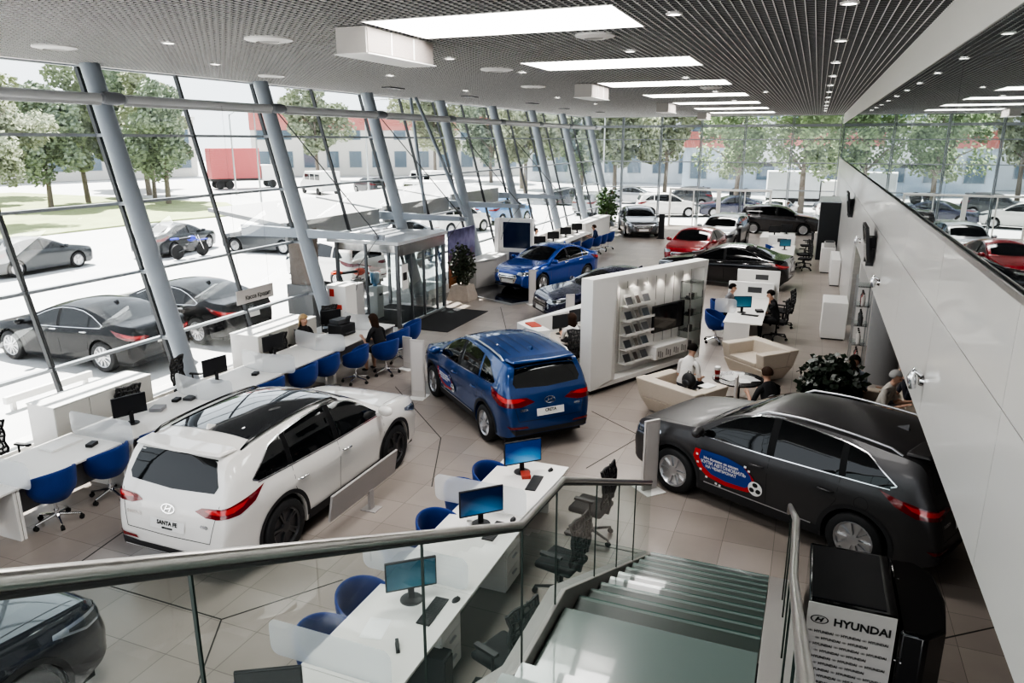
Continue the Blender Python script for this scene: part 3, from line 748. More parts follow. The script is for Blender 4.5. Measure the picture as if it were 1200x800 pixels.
h = 1.5747
sf, BS = make_car('white_suv', 'white SUV with black glass roof parked beside the long desk row', 'car', 'suv', at_wheel((-5.746, 6.748), h, 2.70, 1.88, -1, -1), h, P_WHITE, 4.69, 1.88, 1.70, 2.70, .372, RIM_D, (5, True), 1, True, 2, True, 'SANTA FE', 'SANTA FE', 2)
h = 2.4027
cr, BC = make_car('blue_suv', 'matt blue compact SUV with ribbed roof and silver rails in the middle of the floor', 'car', 'suv', at_wheel((-4.942, 11.038), h, 2.59, 1.78, 1, -1), h, P_BLUE, 4.27, 1.78, 1.65, 2.59, .33, RIM_S, (6, False), 1, True, 1, False, 'CRETA', 'CRETA', 1, tl=[(-.42, -.02), (-.30, .06), (.0, .085), (.22, .15), (.34, .19), (.30, .04), (.12, -.06), (-.25, -.08)])
h = 2.6825
tu, BT = make_car('graphite_suv', 'matt dark grey SUV with a blue and red door sticker beside the stairs', 'car', 'suv', at_wheel((.859, 9.068), h, 2.67, 1.85, 1, -1), h, P_GREY, 4.48, 1.85, 1.67, 2.67, .352, RIM_S, (10, False), 1, True, 1, False, None, 'TUCSON', 2)
# pressed ribs in the roof of the blue car
m = MB()
for yy in (-.45, -.27, -.09, .09, .27, .45): BC.line([(-1.5, yy), (.05, yy)], (0, 0, -1), .02, .008, m)
m.build('roof_rib', mat('rib_blue', (.003, .016, .07), .4, .3, coat=.3), cr)

# door stickers (blue sheet with a red band, white writing, round ball emblem)
def sticker(B, root, cx, cz, s, arrows=True):
    d = (0, -1, 0); o = MB()
    el = lambda a, b, n=28, x=0, z=0: [(cx + s * (x + a * cos(2 * pi * i / n)), cz + s * (z + b * sin(2 * pi * i / n))) for i in range(n)]
    st = B.wrap([(cx + s * x, cz + s * z * .76) for x, z in ((.50, .26), (.53, .10), (.46, -.10), (.30, -.24), (.0, -.30), (-.35, -.26), (-.5, -.15), (-.42, .05), (-.3, .2), (0, .27))], d, .012, 16, 5).build('door_sticker', mat('sticker_red', (.45, .012, .012), .45), root)
    B.wrap([(cx + s * x, cz + s * z * .76) for x, z in ((.40, .27), (.43, .10), (.36, -.06), (.22, -.17), (.0, -.21), (-.3, -.19), (-.42, -.08), (-.38, .08), (-.28, .21), (0, .28))], d, .016, 16, 5).build('blue_field', mat('sticker_blue', (.008, .04, .22), .45), st)
    ty = [(.40, -.10, .13, .15), (.40, -.36, .05, .055), (.40, -.04, -.03, .0)]
    for k, (txt, size, zz, xx) in enumerate((('Мы болеем за наших', .045, .13, .12), ('КУПИ АВТОМОБИЛЬ', .058, .05, .06), ('НА ЧЕМПИОНАТ', .05, -.03, .12))):
        hh, nrm = B.hit((cx + s * xx * .6, 5, cz + s * zz * .8), d)
        if hh: xform(text_mb(txt, size * s * 1.2, .0006, .0015), frame(hh + nrm * .022, (-1, 0, 0), Vector((0, 0, 1)) - nrm * nrm.z)).build('lettering', PLATEW, st)
    e = B.wrap(el(.105, .105, 24, -.46, -.10), d, .020, 12, 4).build('ball_emblem', PLATEW, st)
    for a in (90, 210, 330):
        q = [(cx + s * (-.46 + .055 * cos(radians(a)) + .034 * cos(radians(a + b)) * (1.2 if b % 180 else 1)), cz + s * (-.10 + .055 * sin(radians(a)) + .034 * sin(radians(a + b)))) for b in range(0, 360, 45)]
        B.wrap(q, d, .024, 6, 2).build('emblem_pad', INK, e)
    dots = MB()
    for x, z in ((.46, .12), (.45, .0), (.40, -.10), (.30, -.19), (.14, -.24), (.08, -.25), (-.30, .17), (-.36, .13)):
        B.quad([(cx + s * (x - .018), cz + s * (z - .015)), (cx + s * (x + .018), cz + s * (z - .015)), (cx + s * (x + .018), cz + s * (z + .015)), (cx + s * (x - .018), cz + s * (z + .015))], d, .02, dots)
    dots.build('sticker_dots', PLATEW, st)
sticker(BT, tu, .45, .66, 1.0)
sticker(BC, cr, .50, .62, .80)

# other show-room cars
make_car('dark_suv', 'dark navy SUV nose at the lower corner under the handrail', 'car', 'suv', at_wheel((-5.75, 3.32), radians(90), 2.7, 1.88, -1, 1), radians(90), P_NAVY, 4.69, 1.88, 1.68, 2.70, .365, RIM_S, (5, True), 1, True, 2, False)
h = atan2(23.61 - 26.82, -8.54 + 7.41)
make_car('blue_sedan', 'bright blue sedan on the black podium', 'car', 'sedan', (*at_wheel((-8.28, 23.61), h, 2.60, 1.73, 1, 1), .06), h, P_BRIGHT, 4.40, 1.73, 1.47, 2.60, .315, RIM_S, (8, False), 1, False, 0, False, None, '', 2)
make_car('dark_sedan', 'dark indigo sedan behind the white display wall', 'car', 'sedan', (-5.35, 21.35), radians(222), P_INDIGO, 4.57, 1.80, 1.45, 2.70, .32, RIM_S, (8, False), 1, False, 0, False, None, '', 2)
make_car('black_sedan', 'glossy black sedan standing sideways between display wall and desks', 'car', 'sedan', (-2.75, 28.05), radians(172), P_BLACK, 4.74, 1.82, 1.49, 2.77, .33, RIM_S, (10, False), 1, False, 0, False, None, '', 2)
make_car('red_hatchback', 'red car with black windscreen facing the camera', 'car', 'sedan', (-4.5, 32.9), radians(262), P_RED, 4.40, 1.80, 1.46, 2.65, .32, RIM_S, (5, False), 1, False, 0, False, None, '', 1)
make_car('silver_suv', 'silver grey car parked behind the red one', 'car', 'suv', (-3.9, 38.0), radians(263), P_SILVER, 4.5, 1.82, 1.62, 2.65, .34, RIM_S, (5, False), 0, True)
make_car('white_black_sedan', 'large dark sedan with pale bonnet and big grille near the far glass wall', 'car', 'sedan', (-9.1, 42.1), radians(290), paint('paint_dark_silver', (.16, .165, .175), .2, .6), 5.0, 1.9, 1.52, 3.0, .35, RIM_S, (10, False), 1, False, 0, False, None, '', 2)
# ================================================================== stairs and railing
SX0, SX1 = -1.44, -.03          # clear width of the stair
LZ, LY0, LY1, BY = 1.70, 3.78, 4.66, 8.2
TGLASS = bpy.data.materials.new('tread_glass'); TGLASS.use_nodes = True
b = TGLASS.node_tree.nodes['Principled BSDF']; b.inputs['Base Color'].default_value = (.15, .195, .18, 1); b.inputs['Roughness'].default_value = .22; b.inputs['Specular IOR Level'].default_value = .7; b.inputs['Coat Weight'].default_value = .6
TREADM = mat('tread_green', (.045, .062, .055), .3, coat=.3)
TEDGE = mat('tread_edge_green', (.05, .10, .085), .2, coat=.8)
STR = mat('stringer_grey', (.36, .345, .33), .35, .2)
st = thing('staircase', 'glass tread staircase with landing and wide grey stringers coming down to the floor', 'staircase', (0, 0, 0))
m = MB(); m.box(SX0 + .01, SX1 - .01, LY0, LY1 - .02, LZ - .06, LZ); m.build('landing', TGLASS, st, bevel=.006)
NT = 10
for k in range(NT):
    z = LZ - (k + 1) * LZ / (NT + 1); y = LY1 + (BY - LY1) * k / NT
    m = MB(); m.mat(TREADM); m.box(SX0 + .01, SX1 - .01, y + .06, y + .34, z - .05, z); m.mat(TGLASS); m.box(SX0 + .01, SX1 - .01, y + .34, y + .37, z - .05, z + .001); m.mat(TEDGE); m.box(SX0 + .01, SX1 - .01, y + .37, y + .385, z - .05, z + .002); m.box(SX0 + .01, SX1 - .01, y + .03, y + .05, z - .05, z + .001)
    m.build('tread', None, st)
for k in range(9):
    z = LZ + (k + 1) * .172; y = LY0 - .33 * (k + 1)
    m = MB(); m.mat(TGLASS); m.box(SX0 + .01, SX1 - .01, y, y + .30, z - .05, z); m.build('tread', None, st)
m = MB(); m.mat(mat('riser_dark', (.02, .026, .024), .4)); m.box(SX0, SX1, 4.5, 4.62, LZ - .35, LZ - .07)
m.box(SX0 + .02, SX1 - .02, LY0, LY1, LZ - .34, LZ - .3); m.build('landing_support', None, st)
def ramp(x0, x1, prof, dz0, dz1):
    mb = MB(); P = prof; n = len(P)
    vs = [(x, y, z + dz) for x in (x0, x1) for dz in (dz0, dz1) for y, z in P]
    fs = []
    for i in range(n - 1):
        a, b_, c, d = i, n + i, 2 * n + i, 3 * n + i
        fs += [(b_, d, d + 1, b_ + 1), (a, a + 1, c + 1, c), (a, b_, b_ + 1, a + 1), (c, c + 1, d + 1, d)]
    fs += [(0, 2 * n, 3 * n, n), (n - 1, 2 * n - 1, 4 * n - 1, 3 * n - 1)]
    mb.add(vs, fs); return mb
SP = [(8.45, -.08), (LY1 + .05, LZ), (LY0 - .02, LZ), (-.2, LZ + 1.83)]
for x0, x1 in ((SX0 - .13, SX0), (SX1, SX1 + .22)):
    ramp(x0, x1, SP, -.28, .10).build('stringer', STR, st, bevel=.006)
RP = [(8.13, 1.14), (4.64, 2.735), (3.80, 2.81), (-.4, 4.80)]
for rx, gy, side in ((-1.46, [8.19, 7.25, 6.45, 5.6, 4.5, 3.82, 2.57, 1.31, .2, -.3], 0), (.105, [8.19, 6.6, 5.6, 4.5, 3.82, 2.57, 1.31, .6], 1)):
    rl = thing('handrail', ('round steel handrail on clear glass panels along the open side of the stairs', 'round steel handrail on clear glass beside the black kiosk')[side], 'railing', (rx, 0, 0), 0, 'stair railings')
    def rz_(y, P=RP):
        for (a, za), (c, zc) in zip(P[:-1], P[1:]):
            if c <= y <= a: return za + (zc - za) * (a - y) / (a - c)
        return P[0][1]
    pts = [(0, y, z) for y, z in RP]
    if side: pts = [(-.0, 8.75, .74)] + pts[:-1] + [(0, .75, 4.2)]
    m = MB(); m.tube(pts, .024, 14); m.build('rail_tube', STEEL, rl, smooth=50)
    if not side:
        m = MB(); m.tube([(0, y, z - .03) for y, z in RP], .014, 8); m.build('rail_channel', mat('channel_dark', (.05, .05, .05), .4), rl, smooth=50)
    for a, c in zip(gy[:-1], gy[1:]):
        zs = lambda y: (LZ + .06 if LY0 < y < LY1 else (LZ + .06 - (y - LY1) * LZ / (BY - LY1) if y >= LY1 else LZ + .06 + (LY0 - y) * .455))
        m = MB(); ys_ = [a - .006, c + .006]
        for q in (4.64, 3.80):
            if c < q < a: ys_.insert(1, q)
        ys_ = sorted(set(ys_), reverse=True)
        m.grid([[(0, y, zs(y)), (0, y, rz_(y) - .02)] for y in ys_]); g = m.build('glass_panel', RAILGLASS, rl)
        e = MB(); e.box(-.006, .006, c, c + .007, zs(c + .01), rz_(c + .01) - .03)
        e.build('panel_joint', mat('glass_edge_dark', (.02, .035, .03), .3), g)
# mezzanine floor end below the camera
# ================================================================== desks
DESKW = mat('desk_white', (.74, .72, .69), .38)
MODP = mat('modesty_grey', (.33, .33, .35), .5)
def desk(x0, x1, y0, y1, label, group, face=1, pedestal=False):
    """front (customer) edge on +x when face=1"""
    cx, cy = (x0 + x1) / 2, (y0 + y1) / 2
    t = thing('desk', label, 'desk', (cx, cy, 0), 0, group); W, D = (x1 - x0) / 2, (y1 - y0) / 2
    m = MB(); m.box(-W, W, -D + .003, D - .003, .712, .742); m.build('tabletop', DESKW, t, bevel=.004)
    for s in (-1, 1):
        m = MB(); y = s * (D - .025); m.box(-W + .03 + (.25 if face > 0 else 0), W - .03 - (.25 if face < 0 else .0), y - .02, y + .02, 0, .71); m.build('side_panel', DESKW, t)
    m = MB(); px = W - .42 if face > 0 else -W + .42; m.box(px - .012, px + .012, -D + .05, D - .05, .18, .71); m.build('modesty_panel', MODP, t)
    if pedestal:
        p = MB(); px = (-W + .35) if face > 0 else (W - .35)
        p.box(px - .25, px + .25, D - .5, D - .08, .03, .69); pd = p.build('drawer_unit', DESKW, t)
        for k in range(3):
            d = MB(); sx = px + (.25 if face < 0 else -.25); z = .06 + k * .21; sg = 1 if face < 0 else -1
            d.box(min(sx, sx + sg * .018), max(sx, sx + sg * .018), D - .49, D - .09, z, z + .2); d.mat(ALU); d.box(min(sx + sg * .018, sx + sg * .04), max(sx + sg * .018, sx + sg * .04), D - .34, D - .22, z + .13, z + .145)
            d.mats = [DESKW, ALU]; d.mi = [0] * 6 + [1] * 6; d.build('drawer', None, pd)
    return t
def divider(x0, x1, y, label, group, fold=0., z1=1.10, z0=.70, yaw=0.):
    z0 = .7435
    cx = (x0 + x1) / 2; W = (x1 - x0) / 2
    t = MB(); n = 6; r = .09; out = []
    for sx, a0 in ((W, 0), (-W, 90)):
        for i in range(n + 1):
            a = radians(a0 + 90 * i / n); out.append((sx - math.copysign(r, sx) + r * cos(a), z1 - z0 - r + r * sin(a)))
    for sx, a0 in ((-W, 180), (W, 270)):
        for i in range(n + 1):
            a = radians(a0 + 90 * i / n); out.append((sx - math.copysign(r, sx) + r * cos(a), r + r * sin(a)))
    f = lambda x: fold * (1 - abs(x) / W)
    bm = bmesh.new(); vs = [bm.verts.new((x, f(x), z)) for x, z in out]
    if fold: 
        pass
    fc = bm.faces.new(vs); bmesh.ops.bisect_plane(bm, geom=bm.verts[:] + bm.edges[:] + bm.faces[:], plane_co=(0, 0, 0), plane_no=(1, 0, 0))
    for v in bm.verts: v.co.y = f(v.co.x)
    me = bpy.data.meshes.new('desk_divider'); bm.to_mesh(me); bm.free(); me.materials.append(FROST)
    o = bpy.data.objects.new('desk_divider', me); COL.objects.link(o); o.location = (cx, y, z0); o.rotation_euler = (0, 0, yaw)
    return tag(o, label, 'divider', group)

# ---- chairs
def star_base(t, h, metal, r=.29, casters=True):
    m = MB(); m.cyl((0, 0, .09), (0, 0, h), .022, 10); m.cyl((0, 0, .09), (0, 0, .2), .034, 10); m.build('gas_column', metal, t, smooth=40)
    for k in range(5):
        a = 2 * pi * k / 5 + .3
        m = MB(); m.tube([(.02 * cos(a), .02 * sin(a), .13), (r * cos(a), r * sin(a), .085)], [.022, .014], 6); l = m.build('base_leg', metal, t, smooth=40)
        m = MB(); c = Vector((r * cos(a), r * sin(a), .032)); d = Vector((-sin(a), cos(a), 0)); m.cyl(c - d * .022, c + d * .022, .032, 10); m.cyl(c, c + Vector((0, 0, .05)), .01, 6); m.build('caster', RUBBER, l, smooth=40)
def make_blue_chair(label):
    t = thing('tub_chair', label, 'chair')
    m = MB(); rows = []
    for i in range(25):
        a = radians(180 - 128 + 256 * i / 24); q = abs(a - pi) / radians(128)
        top = .86 - .22 * q ** 2.0; row = []
        for j in range(7):
            u = j / 6; z = .36 + (top - .36) * u
            rr = (.16 + .11 * sin(pi / 2 * min(1, u * 2.2))) + .03 * u
            row.append((rr * cos(a) * 1.0, rr * sin(a) * 1.02, z))
        rows.append(row)
    m.grid(rows); m.build('shell', BLUEF, t, smooth=60, solid=.03, sub=1)
    m = MB(); m.lathe([(.01, .36), (.17, .36), (.235, .40), (.25, .44), (.23, .475), (.01, .485)], (.03, 0, 0), 20); m.build('seat', BLUEF, t, smooth=50)
    star_base(t, .37, CHROME); return t
def make_mesh_chair(label):
    t = thing('office_chair', label, 'chair')
    m = MB()
    # backrest with a perforated pattern: ribs and cross bars in a frame
    for i in range(7):
        y = -.2 + .4 * i / 6; pts = [(-.22 - .05 * sin(pi * k / 8) * .6, y + .02 * sin(k * 1.9 + i * 2), .56 + .52 * k / 8) for k in range(9)]; m.tube(pts, .013 if 0 < i < 6 else .02, 6)
    for k in range(7):
        z = .58 + .49 * k / 6; m.tube([(-.22 - .05 * sin(pi * (z - .56) / .52) * .6, y, z + .015 * sin(y * 20 + k * 2)) for y in [-.2 + .4 * q / 8 for q in range(9)]], .016, 6)
    b = m.build('backrest', BLACKP, t, smooth=50)
    m = MB(); m.grid([[(-.225 - .05 * sin(pi * k / 8) * .6, y, .56 + .52 * k / 8) for y in (-.2, -.07, .07, .2)] for k in range(9)]); m.build('mesh_fabric', mat('black_mesh', (.01, .01, .011), .8, alpha=.82), b)
    m = MB(); m.cbox((.0, 0, .46), (.46, .46, .08)); m.build('seat', mat('black_fabric', (.012, .012, .014), .85), t, bevel=.03)
    m = MB(); m.tube([(-.1, 0, .42), (-.24, 0, .42), (-.27, 0, .56), (-.25, 0, .70)], .022, 8); m.build('back_bracket', BLACKP, t, smooth=50)
    for s in (-1, 1):
        m = MB(); m.tube([(-.1, s * .22, .44), (-.1, s * .27, .46), (-.1, s * .27, .66)], .015, 8); m.cbox((-.02, s * .27, .67), (.26, .06, .03)); m.build('armrest', BLACKP, t)
    star_base(t, .43, BLACKP, .31); return t

# ---- desk equipment
SCR_OFF = mat('screen_dark', (.008, .010, .014), .08, coat=.5)
def screen_mat(name, c0, c1, s=1.2, glow=(.62, .45)):
    m = bpy.data.materials.new(name); m.use_nodes = True; nt = m.node_tree; b = nt.nodes['Principled BSDF']
    tc = nt.nodes.new('ShaderNodeTexCoord'); gr = nt.nodes.new('ShaderNodeTexGradient'); gr.gradient_type = 'SPHERICAL'; mp = nt.nodes.new('ShaderNodeMapping')
    mp.inputs['Location'].default_value = (0, -.10, -.30 * 1.0); mp.inputs['Scale'].default_value = (0, 2.6, 3.4)
    rp = nt.nodes.new('ShaderNodeValToRGB'); rp.color_ramp.elements[0].color = (*c0, 1); rp.color_ramp.elements[1].color = (*c1, 1)
    nt.links.new(tc.outputs['Object'], mp.inputs['Vector']); nt.links.new(mp.outputs['Vector'], gr.inputs['Vector']); nt.links.new(gr.outputs['Fac'], rp.inputs['Fac'])
    nt.links.new(rp.outputs['Color'], b.inputs['Emission Color']); b.inputs['Emission Strength'].default_value = s
    b.inputs['Base Color'].default_value = (.005, .006, .01, 1); b.inputs['Roughness'].default_value = .12; return m
SCR_BLUE = screen_mat('screen_blue', (.002, .03, .16), (.12, .45, .75), .8); SCR_DKBLUE = screen_mat('screen_dark_blue', (.002, .012, .05), (.02, .22, .45), .7); SCR_TEAL = screen_mat('screen_teal', (.02, .09, .13), (.05, .18, .24), .7)
def monitor(x, y, rz, label, scr=None, w=.52, h=.32, group=None, z=.742, tilt=.0):
    """the screen faces local +x"""
    t = thing('monitor', label, 'monitor', (x, y, z), rz, group)
    c = .14 + h / 2
    m = MB(); m.cbox((0, 0, c), (.03, w, h), ry=-tilt); m.build('housing', BLACKP, t, bevel=.006)
    m = MB(); m.add([(.0165 - .0 + (-(zz - c)) * tilt, yy, zz) for yy, zz in ((-w / 2 + .012, c - h / 2 + .02), (w / 2 - .012, c - h / 2 + .02), (w / 2 - .012, c + h / 2 - .012), (-w / 2 + .012, c + h / 2 - .012))], [(0, 1, 2, 3)]); m.build('screen', scr or SCR_OFF, t)
    m = MB(); m.cbox((-.03, 0, .10), (.03, .06, .2)); m.build('neck', BLACKP, t)
    m = MB(); m.lathe([(.01, 0), (.115, 0), (.11, .012), (.03, .022), (.01, .022)], (-.02, 0, 0), 18); m.build('base', BLACKP, t, smooth=40)
    return t
def keyboard(x, y, rz, label, group='keyboards'):
    t = thing('keyboard', label, 'keyboard', (x, y, .742), rz, group)
    m = MB(); m.box(-.07, .07, -.22, .22, .0, .014); m.build('body', BLACKP, t, bevel=.004)
    m = MB()
    for i in range(5):
        for j in range(14): m.box(-.058 + i * .023, -.058 + i * .023 + .019, -.21 + j * .03, -.21 + j * .03 + .026, .014, .02)
    m.build('keys', mat('key_grey', (.03, .03, .032), .6), t); return t
def mouse(x, y, rz, label, group='mice'):
    t = thing('mouse', label, 'mouse', (x, y, .742), rz, group)
    m = MB(); m.sphere((0, 0, .004), 1, 12, 8, (.055, .033, .03)); m.build('shell', BLACKP, t, smooth=60)
    m = MB(); m.cyl((.025, -.004, .031), (.025, .004, .031), .008, 8); m.build('scroll_wheel', DGREY, t); return t
def lowbox(name, label, cat, c, d, m_, rz=0., group=None, bevel=.004):
    m = MB(); m.cbox((0, 0, d[2] / 2), d); o = m.build(name, m_, None, bevel=bevel); o.location = c; o.rotation_euler = (0, 0, rz); return tag(o, label, cat, group)

# ---- long row by the window
ROW = [3.9, 5.72, 7.36, 9.36, 11.05, 12.72, 15.25]
nm_ = ['at the near end of the window row', 'second in the window row, two blue chairs tucked in', 'third in the window row behind the white car', 'fourth in the window row beside the pillar', 'fifth in the window row with the blond woman', 'last in the window row, with a black printer']
for i in range(6):
    desk(-10.25, -9.17, ROW[i] + (.14 if i == 2 else 0), ROW[i + 1], 'white desk ' + nm_[i], 'desks along the window', 1)
dl = ['between the two nearest window desks', 'on the joint behind the white car boot', 'folded, beside the leaning pillar', 'folded, behind the white car roof', 'folded, before the blond woman', 'at the far end near the woman in black']
for i, y in enumerate([5.75, 7.33, 9.40, 11.09, 12.76, 14.6]):
    divider(-10.2, -8.92 if i < 5 else -9.3, y, 'frosted desk divider ' + dl[i], 'frosted dividers on the window desks', .0 if i < 2 else -.16, 1.12, .66)
# blue tub chairs
bc = make_blue_chair('royal blue tub chair tucked under the nearest window desk, five-star base'); bc.location = (-9.22, 6.22, 0); bc.rotation_euler = (0, 0, radians(172)); bc['group'] = 'blue tub chairs'
lb = [((-9.18, 7.05), 185, 'blue tub chair second from the near end of the window row'), ((-9.12, 7.95), 176, 'blue tub chair behind the white car, first by its tailgate'), ((-9.12, 8.75), 184, 'blue tub chair behind the white car, second from its tailgate'),
      ((-9.1, 9.8), 180, 'blue tub chair behind the white car roof, third'), ((-9.1, 10.5), 176, 'blue tub chair behind the white car roof, fourth'), ((-9.08, 11.5), 183, 'blue tub chair tucked in front of the folded divider'), ((-9.08, 12.25), 178, 'blue tub chair right before the seated woman in black'),
      ((-8.85, 13.0), 190, 'blue tub chair drawn out next to the woman in black'), ((-8.55, 13.75), 165, 'blue tub chair carrying the woman in black'), ((-8.8, 14.7), 178, 'blue tub chair behind the woman in black'), ((-8.9, 15.45), 200, 'last blue tub chair of the window row near the doormat'),
      ((-3.60, 8.40), -8, 'blue tub chair at the far desk with the bright screen'), ((-3.72, 7.80), 4, 'blue tub chair half hidden by the far frosted divider'), ((-3.64, 6.92), -6, 'blue tub chair at the second foreground desk'), ((-3.70, 6.28), 2, 'blue tub chair just above the handrail behind the divider'),
      ((-3.66, 5.35), -10, 'blue tub chair seen through the glass at the third foreground desk'), ((-3.66, 4.72), 6, 'blue tub chair nearest the foreground frosted divider'), ((-3.66, 3.85), 6, 'blue tub chair peeping in at the bottom edge'),
      ((-2.05, 20.75), 10, 'blue tub chair with the man in grey at the side desk'), ((-2.0, 19.3), -6, 'empty blue tub chair in front of the side desk'), ((-1.35, 33.2), 20, 'blue tub chair at the far side desk')]
for (p, a, l) in lb: dup(bc, (*p, 0), radians(a), l)
FARC = [(-9.75, 28.6), (-9.7, 29.5), (-9.6, 30.4), (-9.55, 31.2), (-9.3, 32.4), (-9.15, 33.3), (-9.1, 34.2), (-9.0, 35.1)]
for i, p in enumerate(FARC): dup(bc, (*p, 0), radians(175 + 8 * (i % 3)), 'blue tub chair of the distant desk row, %s from its near end' % ('first', 'second', 'third', 'fourth', 'fifth', 'sixth', 'seventh', 'last')[i])
# black mesh chairs
mc = make_mesh_chair('black mesh office chair behind the second window desk'); mc.location = (-10.22, 8.55, 0); mc['group'] = 'black mesh office chairs'; mc.rotation_euler = (0, 0, radians(-15))
for p, a, l in [((-10.6, 6.6), 10, 'black mesh office chair with wavy back at the nearest window desk'), ((-10.18, 12.35), -20, 'black mesh office chair next to the blond woman'), ((-10.38, 13.2), -12, 'black mesh office chair carrying the blond woman'), ((-10.85, 15.1), -30, 'black mesh office chair behind the black printer'), ((-10.8, 10.3), 15, 'black mesh office chair hidden by the pillar'),
                ((-2.25, 7.15), 168, 'black office chair of the second foreground desk, below the handrail'), ((-2.25, 5.45), 160, 'black office chair of the third foreground desk, by the glass panels'), ((-2.3, 8.55), 172, 'black office chair behind the far end of the foreground desks'),
                ((-.55, 20.25), 170, 'black office chair carrying the man in the black suit'), ((-.45, 21.7), 165, 'black office chair behind the man in the black suit'), ((-.05, 32.1), 170, 'black office chair at the distant side desk, nearer one'), ((-.1, 33.3), 200, 'black office chair at the distant side desk, further one'), ((-.05, 36.3), 190, 'black office chair by the black cabinet'), ((-4.62, 15.35), 120, 'black office chair of the woman in white behind the counter')]:
    dup(mc, (*p, 0), radians(a), l)
# monitors and small things on the window row
monitor(-9.72, 8.0, radians(160), 'black monitor seen from behind on the desk behind the white car', group='black monitors')
monitor(-9.95, 5.5, radians(165), 'black monitor beside the nearest divider at the left', group='black monitors', w=.46)
monitor(-10.0, 10.15, radians(170), 'black monitor by the leaning pillar', group='black monitors'); monitor(-10.1, 11.9, radians(170), 'black monitor before the small white cabinet', group='black monitors')
monitor(-10.35, 14.3, radians(150), 'black monitor next to the printer', group='black monitors')
keyboard(-9.98, 7.75, radians(20), 'black keyboard behind the monitor backs'); keyboard(-10.0, 5.3, radians(10), 'dark keyboard at the near window desk')
lowbox('laptop_tray', 'flat white tray on the second window desk', 'tray', (-9.95, 6.95, .742), (.3, .5, .03), WHITE)
for p, l in (((-9.85, 9.05), 'black card holder next to the folded divider'), ((-9.6, 10.75), 'black card holder behind the white car roof'), ((-9.5, 7.1), 'small black card holder at the near divider')):
    lowbox('card_holder', l, 'card holder', (*p, .742), (.10, .16, .05), BLACKP, .3, 'card holders on the window desks')
lowbox('telephone', 'grey desk telephone near the folded divider', 'telephone', (-9.7, 9.2, .742), (.16, .18, .05), DGREY, .2)
lowbox('telephone', 'telephone and papers next to the black monitor', 'telephone', (-9.8, 8.6, .742), (.2, .22, .06), mat('phone_grey', (.25, .25, .26), .5), .4)
t = thing('printer', 'bulky black printer on the last window desk', 'printer', (-9.85, 14.0, .742), radians(-8))
m = MB(); m.cbox((0, 0, .13), (.42, .48, .26)); m.build('body', BLACKP, t, bevel=.02); m = MB(); m.cbox((-.05, 0, .31), (.28, .4, .1)); m.build('scanner_lid', DGREY, t, bevel=.01); m = MB(); m.cbox((.23, 0, .07), (.1, .3, .02)); m.build('paper_tray', DGREY, t); m = MB(); m.cbox((.1, .12, .36), (.04, .12, .12), ry=.5); m.build('control_panel', DGREY, t)
# white consoles behind
def console(x0, x1, y0, y1, h, label, doors=2):
    t = thing('low_cabinet', label, 'cabinet', ((x0 + x1) / 2, (y0 + y1) / 2, 0), 0, 'white cabinets by the window'); W, D = (x1 - x0) / 2, (y1 - y0) / 2
    m = MB(); m.box(-W, W - .02, -D, D, 0, h - .02); m.build('carcass', WHITE, t); m = MB(); m.box(-W - .01, W, -D - .01, D + .01, h - .02, h); m.build('top_board', WHITE, t, bevel=.004)
    for k in range(doors):
        m = MB(); w_ = 2 * D / doors; m.box(W - .02, W, -D + k * w_ + .004, -D + (k + 1) * w_ - .004, .06, h - .025); m.build('cabinet_door', mat('door_putty', (.5, .49, .46), .5), t)
    return t
console(-11.15, -10.95 + .4, 7.35, 9.2, 1.1, 'long white cabinet under the nearest leaning column', 3)
console(-11.3, -10.55, 12.0, 14.0, 1.1, 'shorter white cabinet behind the blond woman', 2)
# foreground desk row
FR = [2.6, 4.33, 5.80, 7.43, 9.0]
for i, l in enumerate(['nearest at the bottom edge, dark monitor corner on it', 'with stapler, grey screen and drawers, behind the glass', 'with the dark blue screen, at the stair handrail', 'at the far end with the bright blue screen']):
    desk(-3.69, -2.75, FR[i], FR[i + 1], 'white foreground desk ' + l, 'foreground desk row', -1, i in (1, 2))
for y, l in ((4.37, 'nearest, bottom of the picture behind the glass'), (5.84, 'above the stapler desk, seen through the glass'), (7.47, 'between the two blue screens')):
    divider(-4.02, -2.80, y, 'frosted rounded desk divider ' + l, 'frosted dividers of the foreground row', .0, 1.10, .62)
monitor(-3.28, 8.60, radians(-46), 'monitor with bright blue screen on the far foreground desk', SCR_BLUE, .54, .33)
monitor(-3.22, 7.10, radians(-46), 'monitor with dark blue screen at the handrail', SCR_DKBLUE, .54, .33)
monitor(-3.25, 5.50, radians(-50), 'monitor with grey green screen behind the glass panel', SCR_TEAL, .50, .31)
monitor(-3.5, 3.75, radians(-60), 'monitor top corner at the bottom edge', SCR_OFF, .50, .32)
keyboard(-3.02, 8.35, radians(5), 'black keyboard before the bright blue screen'); keyboard(-3.02, 7.02, radians(0), 'black keyboard before the dark blue screen'); keyboard(-2.98, 5.42, radians(2), 'black keyboard before the grey screen')
mouse(-2.95, 8.80, 1.5, 'black mouse on the far foreground desk'); mouse(-2.92, 7.34, 1.6, 'black mouse at the handrail desk'); mouse(-2.85, 5.66, 1.3, 'black mouse near the desk drawers')
t = thing('stapler', 'small black stapler on the glass-side desk', 'stapler', (-3.02, 4.83, .742), radians(125)); m = MB(); m.cbox((0, 0, .01), (.14, .035, .018)); m.build('base', BLACKP, t, bevel=.004); m = MB(); m.cbox((0, 0, .04), (.13, .03, .022), ry=-.22); m.build('arm', BLACKP, t, bevel=.006)
lowbox('paper_sheet', 'white sheet of paper by the stapler', 'paper', (-3.35, 5.0, .742), (.21, .3, .002), mat('paper', (.85, .85, .84), .7), .2)
lowbox('phone', 'red and black telephone under the bright blue screen', 'telephone', (-3.2, 8.5, .742), (.12, .18, .05), mat('phone_red', (.4, .05, .03), .4), .5)
